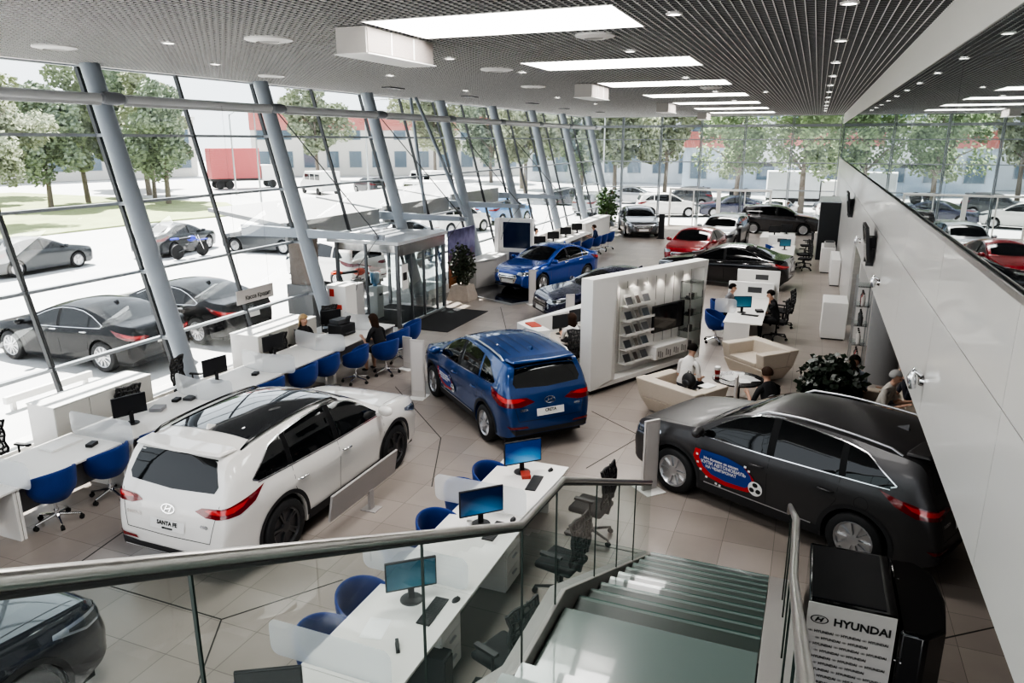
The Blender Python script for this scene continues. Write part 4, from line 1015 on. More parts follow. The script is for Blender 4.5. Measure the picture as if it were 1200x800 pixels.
t = thing('computer_tower', 'dark computer tower under the glass-side desk', 'computer', (-2.95, 5.25, 0), 0); m = MB(); m.cbox((0, 0, .24), (.42, .18, .42)); m.build('case', DGREY, t, bevel=.01); m = MB(); m.cbox((.215, 0, .24), (.012, .15, .36)); m.build('front_grille', BLACKP, t)
t = thing('cup', 'small paper cup at the far foreground desk', 'cup', (-3.33, 7.0, .742)); m = MB(); m.lathe([(.028, 0), (.036, .08), (.033, .08), (.026, .006)], n=14); m.build('body', WHITE, t, smooth=40)

# ================================================================== display wall in the middle
DWR = radians(63.58)
dw = thing('display_wall', 'tall white faceted display wall with recessed niche and spotlights', 'display wall', (-3.62, 14.45, 0), DWR)
W0, W1, HH, DP = -.53, 3.45, 2.42, .31
m = MB()
def qd(*p): m.add(list(p), [(0, 1, 2, 3)] if len(p) == 4 else [(0, 1, 2)])
A0, A1, B0, B1 = .22, 3.30, .20, 2.27
m.mat(WHITE)
# front frame (faceted on the near side)
qd((W0, 0, .1), (.05, -.06, .25), (.05, -.06, 1.2), (W0, 0, 2.42)); qd((W0, 0, .1), (A0, -.0, B0), (.05, -.06, .25)); qd((.05, -.06, .25), (A0, 0, B0), (A0, 0, B1), (.05, -.06, 1.2)); qd((.05, -.06, 1.2), (A0, 0, B1), (W0, 0, 2.42))
qd((W0, 0, HH), (A0, 0, B1), (A1, 0, B1), (W1, 0, HH)); qd((W0, 0, .1), (W1 - .2, 0, .1), (A1, 0, B0), (A0, 0, B0)); qd((A1, 0, B0), (W1 - .2, 0, .1), (W1, 0, HH), (A1, 0, B1))
# niche
N = .28
qd((A0, 0, B0), (A0, N, B0), (A0, N, B1), (A0, 0, B1)); qd((A1, 0, B1), (A1, N, B1), (A1, N, B0), (A1, 0, B0)); qd((A0, 0, B1), (A0, N, B1), (A1, N, B1), (A1, 0, B1)); qd((A0, N, B0), (A0, 0, B0), (A1, 0, B0), (A1, N, B0)); qd((A0, N, B1), (A0, N, B0), (A1, N, B0), (A1, N, B1))
# outer
qd((W0, DP, .1), (W0, 0, .1), (W0, 0, HH), (W0, DP, HH)); qd((W1 - .2, 0, .1), (W1 - .2, DP, .1), (W1, DP, HH), (W1, 0, HH)); qd((W1 - .2, DP, .1), (W0, DP, .1), (W0, DP, HH), (W1, DP, HH)); qd((W0, 0, HH), (W1, 0, HH), (W1, DP, HH), (W0, DP, HH)); qd((W0, 0, .1), (W0, DP, .1), (W1 - .2, DP, .1), (W1 - .2, 0, .1))
m.build('body', WHITE, dw)
m = MB(); m.box(W0 + .06, W1 - .3, .06, DP - .06, 0, .1); m.build('plinth', BLACKP, dw)
m = MB()
for k in range(9): m.box(A0 + .33 * (k + 1) - .004, A0 + .33 * (k + 1) + .004, N - .008, N + .001, B0 + .45, B1)
m.build('panel_grooves', mat('groove', (.3, .29, .28), .6), dw)
for k in range(6):
    u = .55 + k * .49
    m = MB(); m.cyl((u, .14, B1 - .012), (u, .14, B1 + .002), .045, 14); m.build('spotlight', mat('spot_glow', (1, 1, 1), .4, emit=(1, .92, .8), estr=4), dw)
    l = bpy.data.lights.new('spot_lamp', 'SPOT'); l.energy = 7; l.spot_size = radians(80); l.spot_blend = .5; l.color = (1, .93, .84); l.shadow_soft_size = .03
    lo = bpy.data.objects.new('spot_lamp', l); COL.objects.link(lo); lo.parent = dw; lo.location = (u, .14, B1 - .03); lo.rotation_euler = (radians(8), 0, 0)
# magazine shelves
rk = thing('brochure_rack', 'white five-tier brochure rack in the niche of the display wall', 'rack', (-3.62, 14.45, 0), DWR)
m = MB(); m.box(.62, 1.52, N - .06, N - .03, .42, 2.05); m.build('back_board', WHITE, rk)
MAGC = [(.05, .05, .055), (.09, .07, .06), (.12, .12, .13), (.03, .035, .045), (.16, .14, .12), (.07, .09, .11)]
tiers = ['top', 'second', 'third', 'fourth', 'lowest']
for k in range(5):
    z = 1.70 - k * .315
    m = MB(); m.box(.60, 1.54, N - .26, N - .03, z - .02, z); m.box(.60, 1.54, N - .26, N - .25, z, z + .035); m.build('shelf', WHITE, rk)
    for j in range(3):
        u = .76 + j * .29
        mg = thing('magazine', '%s brochure on the %s tier of the rack' % (('nearest dark', 'middle narrow', 'furthest dark')[j], tiers[k]), 'brochure', (0, 0, 0), 0, 'brochures in the rack')
        M = Matrix.Translation((-3.62, 14.45, 0)) @ Matrix.Rotation(DWR, 4, 'Z') @ Matrix.Translation((u, N - .20, z + .003)) @ Matrix.Rotation(radians(-28), 4, 'X')
        mg.matrix_world = M; mg.location = M.translation; mg.rotation_euler = M.to_euler()
        wj = (.12, .075, .12)[j]
        q = MB(); q.box(-wj, wj, -.006, .004, .0, .25); q.build('booklet', mat('brochure_paper', (.6, .59, .57), .5), mg)
        q = MB(); q.box(-wj + .015, wj - .015, -.0075, -.006, .02, .19); q.build('cover_picture', mat('cover_%d' % ((k * 3 + j) % 6), MAGC[(k * 3 + j) % 6], .35, noise=.6, nscale=30), mg)
# television in the niche
tv = thing('television', 'large black television mounted in the display wall niche', 'television', (-3.62, 14.45, 0), DWR)
m = MB(); m.box(1.58, 2.72, .08, .14, .95, 1.56); m.build('housing', BLACKP, tv, bevel=.008); m = MB(); m.box(1.60, 2.70, .076, .08, .975, 1.54); m.build('screen', SCR_OFF, tv); m = MB(); m.box(2.0, 2.3, .14, N, 1.1, 1.4); m.build('wall_bracket', DGREY, tv)
# floating cabinet
fc = thing('floating_cabinet', 'white floating cabinet below the television with dark figures on its front', 'cabinet', (-3.62, 14.45, 0), DWR)
m = MB(); m.box(1.55, 2.72, -.05, N, .36, .66); m.build('carcass', WHITE, fc, bevel=.004)
for k in range(4):
    m = MB(); m.box(1.56 + k * .288, 1.56 + k * .288 + .28, -.066, -.05, .375, .645); d = m.build('cabinet_door', mat('cab_front', (.62, .61, .59), .4), fc)
    m = MB()
    for j in range(3): m.cbox((1.63 + k * .288 + j * .07, -.067, .50 - .02 * j), (.035, .002, .12 + .03 * ((j + k) % 2)))
    m.build('printed_figures', mat('print_grey', (.18, .17, .17), .5), d)
# glass showcase with accessories
gs = thing('glass_showcase', 'glass showcase with three shelves at the end of the display wall', 'showcase', (-3.62, 14.45, 0), DWR)
m = MB(); m.add([(2.78, -.02, .4), (3.26, -.02, .4), (3.26, -.02, 1.95), (2.78, -.02, 1.95)], [(0, 1, 2, 3)]); m.add([(2.78, -.02, .4), (2.78, N - .02, .4), (2.78, N - .02, 1.95), (2.78, -.02, 1.95)], [(0, 1, 2, 3)]); m.build('glass_panel', CLEAR, gs)
for z in (.42, .80, 1.18, 1.56, 1.95):
    m = MB(); m.box(2.78, 3.27, -.02, N - .02, z - .006, z + .006); m.build('shelf', glass_mat('shelf_glass', (.95, .98, .97), .06, .05), gs)
m = MB()
for x, y in ((2.78, -.02), (3.26, -.02), (2.78, N - .02)): m.box(x - .01, x + .01, y - .01, y + .01, .1, 1.95)
m.build('frame', CHROME, gs)
k = 0
for z in (.426, .806, 1.186, 1.566):
    for u in (2.88, 3.02, 3.16):
        k += 1; kind = k % 3
        M = Matrix.Translation((-3.62, 14.45, 0)) @ Matrix.Rotation(DWR, 4, 'Z') @ Matrix.Translation((u, .12, z))
        nm2, ct = (('mug', 'mug'), ('model_car', 'model car'), ('gift_box', 'box'))[kind]
        tier = {.426: 'lowest', .806: 'second', 1.186: 'third', 1.566: 'top'}[z]
        t = thing(nm2, 'small %s on the %s glass shelf of the showcase' % (ct if kind != 2 else 'dark gift box', tier), ct, M.translation, DWR, 'accessories in the showcase')
        if kind == 0:
            q = MB(); q.lathe([(.035, 0), (.038, .1), (.034, .1), (.032, .01)], n=14); q.build('body', WHITE, t, smooth=40); q = MB(); q.tube([(.035, 0, .08), (.065, 0, .07), (.065, 0, .035), (.035, 0, .025)], .006, 6); q.build('handle', WHITE, t)
        elif kind == 1:
            q = MB(); q.box(-.08, .08, -.032, .032, .012, .035); q.prism([(-.05, -.028), (.04, -.028), (.04, .028), (-.05, .028)], .035, .058, None, [(-.035, -.024), (.02, -.024), (.02, .024), (-.035, .024)]); q.build('body', mat('model_dark', (.05, .05, .06), .2, .3), t)
            for sx in (-.05, .05):
                for sy in (-.03, .03): q = MB(); q.cyl((sx, sy - .006, .014), (sx, sy + .006, .014), .014, 10); q.build('wheel', RUBBER, t)
        else:
            q = MB(); q.box(-.05, .05, -.04, .04, 0, .09); q.build('box', mat('gift_dark', (.04, .035, .035), .5), t); q = MB(); q.box(-.052, .052, -.042, .042, .09, .105); q.build('lid', DGREY, t)
# reception counter left of the wall
rc = thing('reception_counter', 'white angular reception counter joined to the display wall', 'counter', (0, 0, 0))
m = MB(); m.prism([(-5.95, 15.2), (-5.28, 14.55), (-5.02, 14.82), (-5.55, 15.36), (-5.72, 15.62)], 0, 1.1); m.prism([(-5.95, 15.2), (-5.72, 15.62), (-4.75, 17.9), (-5.05, 18.05)], .0, 1.1); m.build('front', WHITE, rc, bevel=.006)
m = MB(); m.prism([(-5.50, 15.5), (-5.02, 14.98), (-4.55, 15.4), (-4.45, 17.3), (-4.85, 17.5), (-5.3, 16.2)], .70, .74); m.build('worktop', mat('worktop_tan', (.5, .45, .4), .5), rc)
m = MB(); m.cbox((0, 0, .012), (.42, .24, .024)); o = m.build('red_folder', mat('folder_red', (.42, .07, .045), .5), None, bevel=.004); o.location = (-5.52, 15.1, 1.1); o.rotation_euler = (0, 0, radians(-48)); tag(o, 'flat red folder lying on the reception counter', 'folder')
monitor(-5.12, 15.9, radians(-35), 'dark monitor behind the reception counter', group='reception monitors', w=.5); monitor(-4.95, 16.6, radians(-30), 'second dark monitor further back at reception', group='reception monitors', w=.5)
keyboard(-4.85, 15.65, radians(-40), 'black keyboard under the hands of the reception woman'); lowbox('telephone', 'black telephone on the reception worktop', 'telephone', (-4.8, 15.3, .742), (.16, .2, .05), BLACKP, -.6)

# ================================================================== lounge
def armchair(x, y, rz, w, label, d=.92):
    """faces local +x"""
    t = thing('armchair', label, 'armchair', (x, y, 0), rz, 'cream armchairs'); W = w / 2; D = d / 2; fl = 1.0
    def slab(name, p0, p1, z0, z1): 
        m = MB(); m.prism(p0, z0, z1, None, p1); m.build(name, CREAM, t, bevel=.02)
    slab('base', [(-D + .16, -W + .18), (D - .10, -W + .18), (D - .10, W - .18), (-D + .16, W - .18)], [(-D + .02, -W + .05), (D - .01, -W + .05), (D - .01, W - .05), (-D + .02, W - .05)], .03, .33)
    slab('seat', [(-D + .24, -W + .26), (D - .02, -W + .26), (D - .02, W - .26), (-D + .24, W - .26)], [(-D + .25, -W + .27), (D, -W + .27), (D, W - .27), (-D + .25, W - .27)], .33, .44)
    slab('backrest', [(-D + .02, -W + .05), (-D + .25, -W + .05), (-D + .25, W - .05), (-D + .02, W - .05)], [(-D - .06, -W), (-D + .20, -W), (-D + .20, W), (-D - .06, W)], .335, .70)
    for s in (-1, 1):
        y0, y1 = s * (W - .26), s * (W - .04); y2, y3 = s * (W - .24), s * W
        slab('armrest', [(-D + .25, y0), (D - .04, y0), (D - .04, y1), (-D + .25, y1)], [(-D + .20, y2), (D + .03, y2), (D + .03, y3), (-D + .20, y3)], .335, .68)
    for sx in (-1, 1):
        for sy in (-1, 1): m = MB(); m.cyl((sx * (D - .3), sy * (W - .35), 0), (sx * (D - .3), sy * (W - .35), .03), .03, 8); m.build('foot', BLACKP, t)
    return t
armchair(-1.95, 13.55, radians(60), 1.42, 'cream angular armchair seen from behind with the man in white')
armchair(-.78, 16.75, radians(226), 1.35, 'empty cream angular armchair opposite, near the side desk')
armchair(1.55, 13.9, radians(180), 1.2, 'cream armchair under the mezzanine edge with the grey-haired man'); armchair(-.27, 12.62, radians(125), 1.2, 'cream armchair hidden behind the graphite car roof')
tb = thing('coffee_table', 'round black coffee table covered with magazines', 'table', (-1.02, 14.72, 0))
m = MB(); m.lathe([(.01, .47), (.50, .47), (.505, .485), (.50, .50), (.01, .50)], n=36); m.build('tabletop', BLACKG, tb, smooth=40); m = MB(); m.cyl((0, 0, .02), (0, 0, .47), .05, 14); m.build('pedestal', BLACKG, tb, smooth=40); m = MB(); m.lathe([(.01, 0), (.34, 0), (.33, .02), (.01, .03)], n=30); m.build('base', BLACKG, tb, smooth=40)
for k, (dx, dy, a, c, l) in enumerate([(-.1, .05, .3, .6, 'white open magazine at the table middle'), (.14, .12, 1.1, .45, 'pale magazine towards the empty armchair'), (.1, -.12, 2.0, .65, 'white magazine at the table edge near the car'), (-.2, -.08, 2.6, .25, 'dark cover magazine near the white sofa'), (.25, -.02, .7, .7, 'white leaflet at the right of the table'), (-.02, .27, 1.6, .5, 'grey magazine at the far table edge')]):
    t = thing('magazine', l, 'magazine', (-1.02 + dx, 14.72 + dy, .501 + k * .0), a, 'magazines on the round table')
    m = MB(); m.add([(-.15, -.11, .004), (0, -.11, .012), (.15, -.11, .003), (.15, .11, .003), (0, .11, .012), (-.15, .11, .004)], [(0, 1, 4, 5), (1, 2, 3, 4)]); m.build('pages', mat('mag_%d' % (k % 3), (c, c, c * .98), .5, noise=.4, nscale=25), t, solid=.003)
t = thing('drink_cup', 'tall red paper cup with white band on the armchair side', 'cup', (-1.62, 14.55, .50)); t.location = (-1.42, 14.62, .50)
m = MB(); m.lathe([(.045, 0), (.06, .2), (.055, .2), (.042, .01)], n=18); m.build('body', mat('cup_red', (.3, .02, .02), .4), t, smooth=40); m = MB(); m.lathe([(.055, .15), (.062, .2), (.064, .22), (.05, .235), (.01, .235)], n=18); m.build('lid', WHITE, t, smooth=40); m = MB(); m.lathe([(.0475, .03), (.0515, .08), (.0515, .081), (.0475, .031)], n=18); m.build('band', WHITE, t)
bp_ = thing('backpack', 'small black backpack standing on the armchair back', 'bag', (-1.78, 13.22, .70), radians(60))
m = MB(); m.sphere((0, 0, .13), 1, 16, 10, (.09, .15, .145)); m.build('bag', mat('bag_black', (.012, .012, .013), .6), bp_, smooth=60); m = MB(); m.sphere((-.075, 0, .09), 1, 12, 8, (.04, .1, .07)); m.build('pocket', BLACKP, bp_, smooth=60); m = MB(); m.tube([(0, -.04, .26), (0, -.03, .30), (0, .03, .30), (0, .04, .26)], .008, 6); m.build('handle', BLACKP, bp_)
# paper on armrest
lowbox('newspaper', 'folded newspaper on the armrest of the white armchair', 'newspaper', (-1.47, 13.45, .685), (.3, .22, .01), mat('paper', (.85, .85, .84), .7), radians(60))
# potted ficus
def leafy(name, label, cat, loc, h0, hw, hh, n, seed, lm, pot=None, stems=5, ls=.07, group=None):
    t = thing(name, label, cat, loc, 0, group); rnd = random.Random(seed)
    m = MB()
    if pot: 
        p = MB(); p.lathe([(pot * .75, 0), (pot, h0 * .9), (pot * .92, h0 * .9), (pot * .9, h0 * .8), (.01, h0 * .8)], n=18); p.build('pot', mat('pot_grey', (.2, .19, .18), .5), t, smooth=40)
    for k in range(stems):
        a = rnd.uniform(0, 6.28); r = rnd.uniform(.2, .8) * hw
        m.tube([(0, 0, h0 * .7), (r * .3 * cos(a), r * .3 * sin(a), h0 + hh * .4), (r * cos(a), r * sin(a), h0 + hh * rnd.uniform(.7, 1))], [.02, .012, .004], 6)
    m.build('stem', mat('bark_brown', (.09, .065, .045), .8), t)
    m = MB()
    for k in range(n):
        a = rnd.uniform(0, 6.28); u = rnd.uniform(-1, 1); rr = rnd.random() ** .4
        c = Vector((hw * rr * sqrt(1 - u * u) * cos(a), hw * rr * sqrt(1 - u * u) * sin(a), h0 + hh * .5 + hh * .5 * rr * u))
        d = Vector((rnd.uniform(-1, 1), rnd.uniform(-1, 1), rnd.uniform(-.8, .3))).normalized(); s_ = d.orthogonal().normalized(); l = ls * rnd.uniform(.7, 1.3); w_ = l * .38
        m.add([c, c + d * l * .5 + s_ * w_, c + d * l, c + d * l * .5 - s_ * w_], [(0, 1, 2, 3)])
    m.build('foliage', lm, t); return t
LEAFD = mat('leaf_dark', (.012, .022, .012), .35, noise=.5, nscale=6); LEAFG = mat('leaf_green', (.06, .11, .035), .5, noise=.5, nscale=3)
leafy('potted_ficus', 'dark leafy potted ficus behind the graphite car', 'plant', (.62, 13.75, 0), .4, .55, 1.05, 1500, 3, LEAFD, .22, 7, .11)
leafy('potted_plant', 'tall pale potted plant at the far corner column', 'plant', (-11.0, 42.4, 0), .4, .6, 2.2, 500, 5, LEAFG, .25, 7, .2)
t = leafy('planter_bush', 'bushy dark plant in a square stone planter by the entrance', 'plant', (-10.45, 21.75, 0), .5, .42, 1.35, 1100, 9, mat('leaf_olive', (.03, .04, .02), .5, noise=.5), None, 6, .10)
m = MB(); m.prism([(-.4, -.4), (.4, -.4), (.4, .4), (-.4, .4)], 0, .5, None, [(-.28, -.28), (.28, -.28), (.28, .28), (-.28, .28)]); m.build('planter', mat('planter_stone', (.36, .31, .27), .6, noise=.2), t, bevel=.01)
# ================================================================== entrance vestibule
VGL = glass_mat('vestibule_glass', (.72, .77, .77), .10, .01)
vb = thing('glass_vestibule', 'glass entrance vestibule with grey flat roof and sliding doors', 'vestibule', (-11.4, 19.05, 0))
VX0, VX1, VY0, VY1, VH = -.95, 1.0, -1.5, 1.27, 2.33
m = MB(); m.box(VX0 - .25, VX1 + .12, VY0 - .12, VY1 + .1, VH, VH + .09); m.build('roof', mat('vest_roof', (.52, .54, .56), .25, .1, coat=.4), vb, bevel=.01)
m = MB(); m.box(VX1 - .06, VX1 + .06, VY0, VY1, VH - .32, VH); m.box(VX0, VX1 - .06, VY0, VY0 + .08, VH - .22, VH); m.build('header', mat('vest_header', (.42, .42, .41), .15, .8, noise=.5, nscale=9), vb)
for (x0, x1, y0, y1) in ((VX1, VX1, VY0, VY0 + .75), (VX1, VX1, VY0 + .75, VY0 + 1.5), (VX1 - .08, VX1 - .08, VY0 + 1.5, VY0 + 2.3), (VX1, VX1, VY0 + 2.3, VY1), (VX0, VX0 + .95, VY0, VY0), (VX0 + .95, VX1, VY0, VY0), (VX0, VX1, VY1, VY1)):
    m = MB(); m.add([(x0, y0, .06), (x1, y1, .06), (x1, y1, VH - .3), (x0, y0, VH - .3)], [(0, 1, 2, 3)]); m.build('glass_panel', VGL, vb)
for x, y, d in ((VX1, VY0, .09), (VX1, VY0 + .75, .06), (VX1, VY0 + 1.5, .06), (VX1, VY0 + 2.3, .06), (VX1, VY1, .09), (VX0 + .95, VY0, .06), (VX0, VY0, .08), (VX0, VY1, .08)):
    m = MB(); m.box(x - d / 2, x + d / 2, y - d / 2, y + d / 2, 0, VH); m.build('door_post', mat('vest_post', (.16, .17, .18), .35, .5), vb)
m = MB(); m.box(VX1 - .04, VX1 + .04, VY0, VY1, 0, .07); m.build('threshold', ALU, vb)
m = MB(); m.box(VX0 + .05, VX1 - .1, VY0 + .1, VY1 - .1, .002, .012); m.build('inner_mat', mat('mat_black', (.02, .02, .022), .9, noise=.3, nscale=80), vb)
m = MB(); m.mat(PLATEW); m.box(VX1 + .004, VX1 + .006, VY0 + .2, VY0 + .55, 1.05, 1.75); m.mat(INK); m.box(VX1 + .006, VX1 + .008, VY0 + .27, VY0 + .48, 1.3, 1.52); m.build('door_notice', None, vb)
m = MB(); m.box(-.72, .72, -1.4, 1.4, 0, .012); o = m.build('door_mat', mat('mat_black', (.02, .02, .022), .9), None); o.location = (-9.66, 19.0, .001); tag(o, 'large black doormat before the glass entrance', 'mat')
# canopy arms with tie rods, and the canopy plates outside
for k, (y, l) in enumerate(((15.75, 'above the entrance desks'), (20.6, 'over the rear vestibule corner'), (25.5, 'over the video wall'), (30.35, 'furthest along the facade'))):
    t = thing('canopy_arm', 'grey tapered steel arm through the facade with tie rods, ' + l, 'arm', (-12.4, y, 2.78), 0, 'canopy arms')
    m = MB(); m.add([(-1.6, -.09, -.14), (2.72, -.05, -.07), (2.72, .05, -.07), (-1.6, .09, -.14), (-1.6, -.09, .16), (2.72, -.05, .05), (2.72, .05, .05), (-1.6, .09, .16)], [(3, 2, 1, 0), (4, 5, 6, 7), (0, 1, 5, 4), (1, 2, 6, 5), (2, 3, 7, 6), (3, 0, 4, 7)]); m.build('beam', mat('arm_grey', (.30, .335, .38), .4), t)
    m = MB(); m.tube([(2.55, -.12, 0), (2.55, .12, 0)], .06, 10); m.build('end_knob', mat('clamp_grey', (.2, .21, .23), .4), t, smooth=40)
    for dy in (-4.75, ):
        m = MB(); m.tube([(2.55, 0, .03), (cx_(5.8) + 12.4 + .2, 0 if k else 0, 3.05)], .014, 6); m.build('tie_rod', DGREY, t)
    m = MB(); m.tube([(2.55, 0, .0), (1.9, .1, -.75), (1.5, .5, -1.5)], .008, 5); m.build('cable', DGREY, t)
for k, (y0, y1) in enumerate(((15.9, 20.45), (20.75, 25.35), (25.65, 30.2))):
    m = MB(); m.add([(-12.9, y0, 2.98), (-12.9, y1, 2.98), (-15.3, y1, 3.3), (-15.3, y0, 3.3), (-12.9, y0, 2.86), (-12.9, y1, 2.86), (-15.3, y1, 3.2), (-15.3, y0, 3.2)], [(0, 1, 2, 3), (7, 6, 5, 4), (0, 4, 5, 1), (1, 5, 6, 2), (2, 6, 7, 3), (3, 7, 4, 0)]); m.box(-12.78, -12.70, y0, y1, 2.5, 3.0 + .06 * k)
    o = m.build('entrance_canopy', mat('canopy_light', (.38, .38, .38), .6), None); tag(o, 'pale canopy plate outside the glass, %s from the entrance' % ('first', 'second', 'third')[k], 'canopy', 'canopy plates')
# thin bracing masts at the third bay
for i, (a, c) in enumerate((((-12.75, 22.8, 6.45), (-12.1, 22.4, 2.7)), ((-12.6, 22.9, 6.45), (-9.85, 20.8, 2.8)))):
    m = MB(); m.tube([a, c], .055, 10); o = m.build('brace_pole', COLGREY, None, smooth=50); tag(o, ('slim upright steel brace between two leaning columns', 'slim slanting steel brace running down to the canopy arm')[i], 'pole', 'slim braces')
# white kiosk with red notices, water cooler
t = thing('notice_cabinet', 'white upright cabinet with red notices by the facade column', 'cabinet', (-11.35, 16.25, 0)); m = MB(); m.box(-.3, .28, -.25, .25, 0, 1.42); m.build('body', WHITE, t, bevel=.015)
m = MB(); m.box(-.3, .28, .25, .62, 0, 1.38); m.build('rear_unit', mat('unit_grey', (.45, .45, .45), .5), t, bevel=.01)
for x, z, w_, h_ in ((-.22, 1.12, .14, .2), (-.06, .78, .2, .13), (-.2, .38, .12, .18)): m = MB(); m.box(x, x + w_, -.256, -.251, z, z + h_); m.build('red_notice', mat('notice_red', (.55, .05, .035), .5), t)
t = thing('water_cooler', 'white water cooler with blue bottle inside the vestibule glass', 'water cooler', (-11.72, 18.45, 0)); m = MB(); m.box(-.17, .17, -.17, .17, 0, .95); m.build('body', WHITE, t, bevel=.02)
m = MB(); m.lathe([(.06, .95), (.06, 1.0), (.135, 1.05), (.14, 1.32), (.12, 1.36), (.01, 1.37)], n=18); m.build('bottle', mat('bottle_blue', (.10, .28, .48), .15, coat=.5), t, smooth=50); m = MB(); m.box(.17, .2, -.06, .06, .68, .74); m.build('tap', DGREY, t)
# ================================================================== podium, video wall, poster
pd_ = [(-11.6, 22.95), (-10.66, 22.4), (-8.6, 21.5), (-7.95, 22.45), (-6.4, 27.6), (-8.3, 29.0), (-10.9, 27.5), (-11.6, 25)]
m = MB(); m.prism(pd_, 0.0, .055); o = m.build('car_podium', mat('podium_black', (.012, .012, .013), .18, coat=.4), None); tag(o, 'low black display podium under the blue sedan', 'podium')
e = MB(); e.prism([(p[0], p[1]) for p in [(-10.72, 22.36), (-8.58, 21.42), (-7.87, 22.42), (-7.95, 22.45), (-8.6, 21.5), (-10.66, 22.4)]], 0, .06); e.build('edge_trim', ALU, o)
t = thing('video_wall', 'white stand with a dark video screen behind the blue sedan', 'display stand', (-10.18, 26.0, .056)); m = MB(); m.box(-.65, .65, -.1, .1, 0, 2.22); m.box(-.8, -.65, -.3, .1, 0, 2.22); m.build('body', WHITE, t, bevel=.01)
m = MB(); m.box(-.52, .56, -.112, -.1, 1.12, 2.08); m.build('screen', screen_mat('screen_navy', (.004, .01, .03), (.10, .14, .2), .6), t); m = MB(); m.box(-.28, .14, -.108, -.1, .62, .96); m.build('blue_notice', mat('notice_blue', (.04, .05, .16), .4), t)
m = MB(); m.mat(mat('low_wall', (.5, .48, .46), .45)); m.prism([(-10.7, 23.4), (-10.35, 24.4), (-10.45, 25.6), (-11.1, 25.6), (-11.15, 23.3)], 0.056, .98); m.mat(WHITE); m.prism([(-10.66, 23.38), (-10.31, 24.4), (-10.42, 25.62), (-11.12, 25.62), (-11.17, 23.27)], .98, 1.02)
tag(m.build('corner_counter', None, None), 'low angular grey counter in the corner behind the blue sedan', 'counter')
t = thing('poster_wall', 'tall sports poster with purple and orange picture by the entrance', 'poster', (-11.4, 23.75, 0), radians(-90 + 0))
pm = bpy.data.materials.new('poster_print'); pm.use_nodes = True; nt = pm.node_tree; b = nt.nodes['Principled BSDF']; tc = nt.nodes.new('ShaderNodeTexCoord'); sp = nt.nodes.new('ShaderNodeSeparateXYZ'); nz = nt.nodes.new('ShaderNodeTexNoise'); nz.inputs['Scale'].default_value = 2.5
rp = nt.nodes.new('ShaderNodeValToRGB'); els = rp.color_ramp.elements; els[0].position = .0; els[0].color = (.06, .07, .03, 1); els[1].position = 1; els[1].color = (.06, .055, .13, 1)
for p, c in ((.22, (.28, .10, .035)), (.42, (.16, .05, .05)), (.62, (.07, .06, .16)), (.8, (.20, .19, .33))): q = els.new(p); q.color = (*c, 1)
ma = nt.nodes.new('ShaderNodeMath'); ma.operation = 'MULTIPLY_ADD'; ma.inputs[1].default_value = .48; mb_ = nt.nodes.new('ShaderNodeMath'); mb_.operation = 'MULTIPLY_ADD'; mb_.inputs[1].default_value = .5; mb_.inputs[2].default_value = -.25
nt.links.new(tc.outputs['Object'], sp.inputs[0]); nt.links.new(tc.outputs['Object'], nz.inputs['Vector']); nt.links.new(nz.outputs['Fac'], mb_.inputs[0]); nt.links.new(sp.outputs['Z'], ma.inputs[0]); nt.links.new(mb_.outputs[0], ma.inputs[2]); nt.links.new(ma.outputs[0], rp.inputs['Fac']); nt.links.new(rp.outputs[0], b.inputs['Base Color'])
m = MB(); m.box(-1.05, 1.05, -.02, .02, .12, 2.1); m.build('print', pm, t); t.rotation_euler = (0, 0, radians(90)); m = MB(); m.box(-1.05, 1.05, .021, .05, .12, 2.1); m.build('backing', DGREY, t)
# hanging sign at the facade
t = thing('hanging_sign', 'grey hanging sign with black lettering in front of the facade glass', 'sign', (-11.95, 13.63, 1.6)); m = MB(); m.box(-.012, .012, -.62, .62, -.16, .16); m.build('board', mat('sign_grey', (.34, .32, .31), .5), t)
xform(q := text_mb('Касса Кредит', .13, .001, .004), frame((.014, .08, -.04), (0, 1, 0), (0, 0, 1))); q.build('lettering', INK, t)
for dy in (-.5, .5): m = MB(); m.tube([(0, dy, .16), (0, dy, 4.2)], .003, 4); m.build('wire', DGREY, t)
# ================================================================== information stands
def info_stand(x, y, rz, h, label, w=.30, tilt=0.):
    t = thing('info_stand', label, 'stand', (x, y, 0), rz, 'information stands'); m = MB(); m.box(-.17, .17, -.2, .2, 0, .012); m.build('base', WHITE, t, bevel=.003)
    m = MB(); M = Matrix.Rotation(tilt, 4, 'X'); m.box(-w / 2, w / 2, -.02, .02, .012, h, M); m.build('panel', mat('stand_putty', (.50, .47, .45), .4), t, bevel=.004); 
    m = MB(); m.box(-w / 2 + .03, w / 2 - .03, -.026, -.02, .15, h - .05, M); m.build('price_sheet', mat('sheet_pale', (.56, .53, .51), .5), t); return t
info_stand(-7.1, 12.62, radians(5), 1.22, 'pale upright info stand ahead of the blue SUV')
info_stand(-1.86, 10.22, radians(48), 1.12, 'pale info stand at the nose of the graphite SUV', .26)
info_stand(-8.05, 21.9, radians(40), 1.12, 'white info stand at the blue sedan front wheel', .24); info_stand(-5.75, 18.6, radians(35), 1.12, 'white info stand at the dark sedan behind the counter', .24)
info_stand(-.92, 12.95, radians(88), 1.1, 'thin info stand leaning beyond the graphite bonnet', .24); info_stand(-8.3, 14.3, radians(-10), .75, 'small white info board past the white car roof', .26)
t = thing('info_stand', 'long grey tilted info panel beside the white car doors', 'stand', (-5.40, 8.0, 0)); m = MB(); M = Matrix.Translation((0, 0, .47)) @ Matrix.Rotation(radians(10), 4, 'Y'); m.box(-.018, .018, -.82, .82, -.19, .19, M); m.build('panel', mat('stand_grey', (.36, .34, .33), .4), t, bevel=.004)
m = MB(); m.box(-.04, .0, .1, .2, 0, .3); m.box(-.14, .1, .05, .25, 0, .012); m.build('foot', mat('stand_grey', (.36, .34, .33), .4), t)
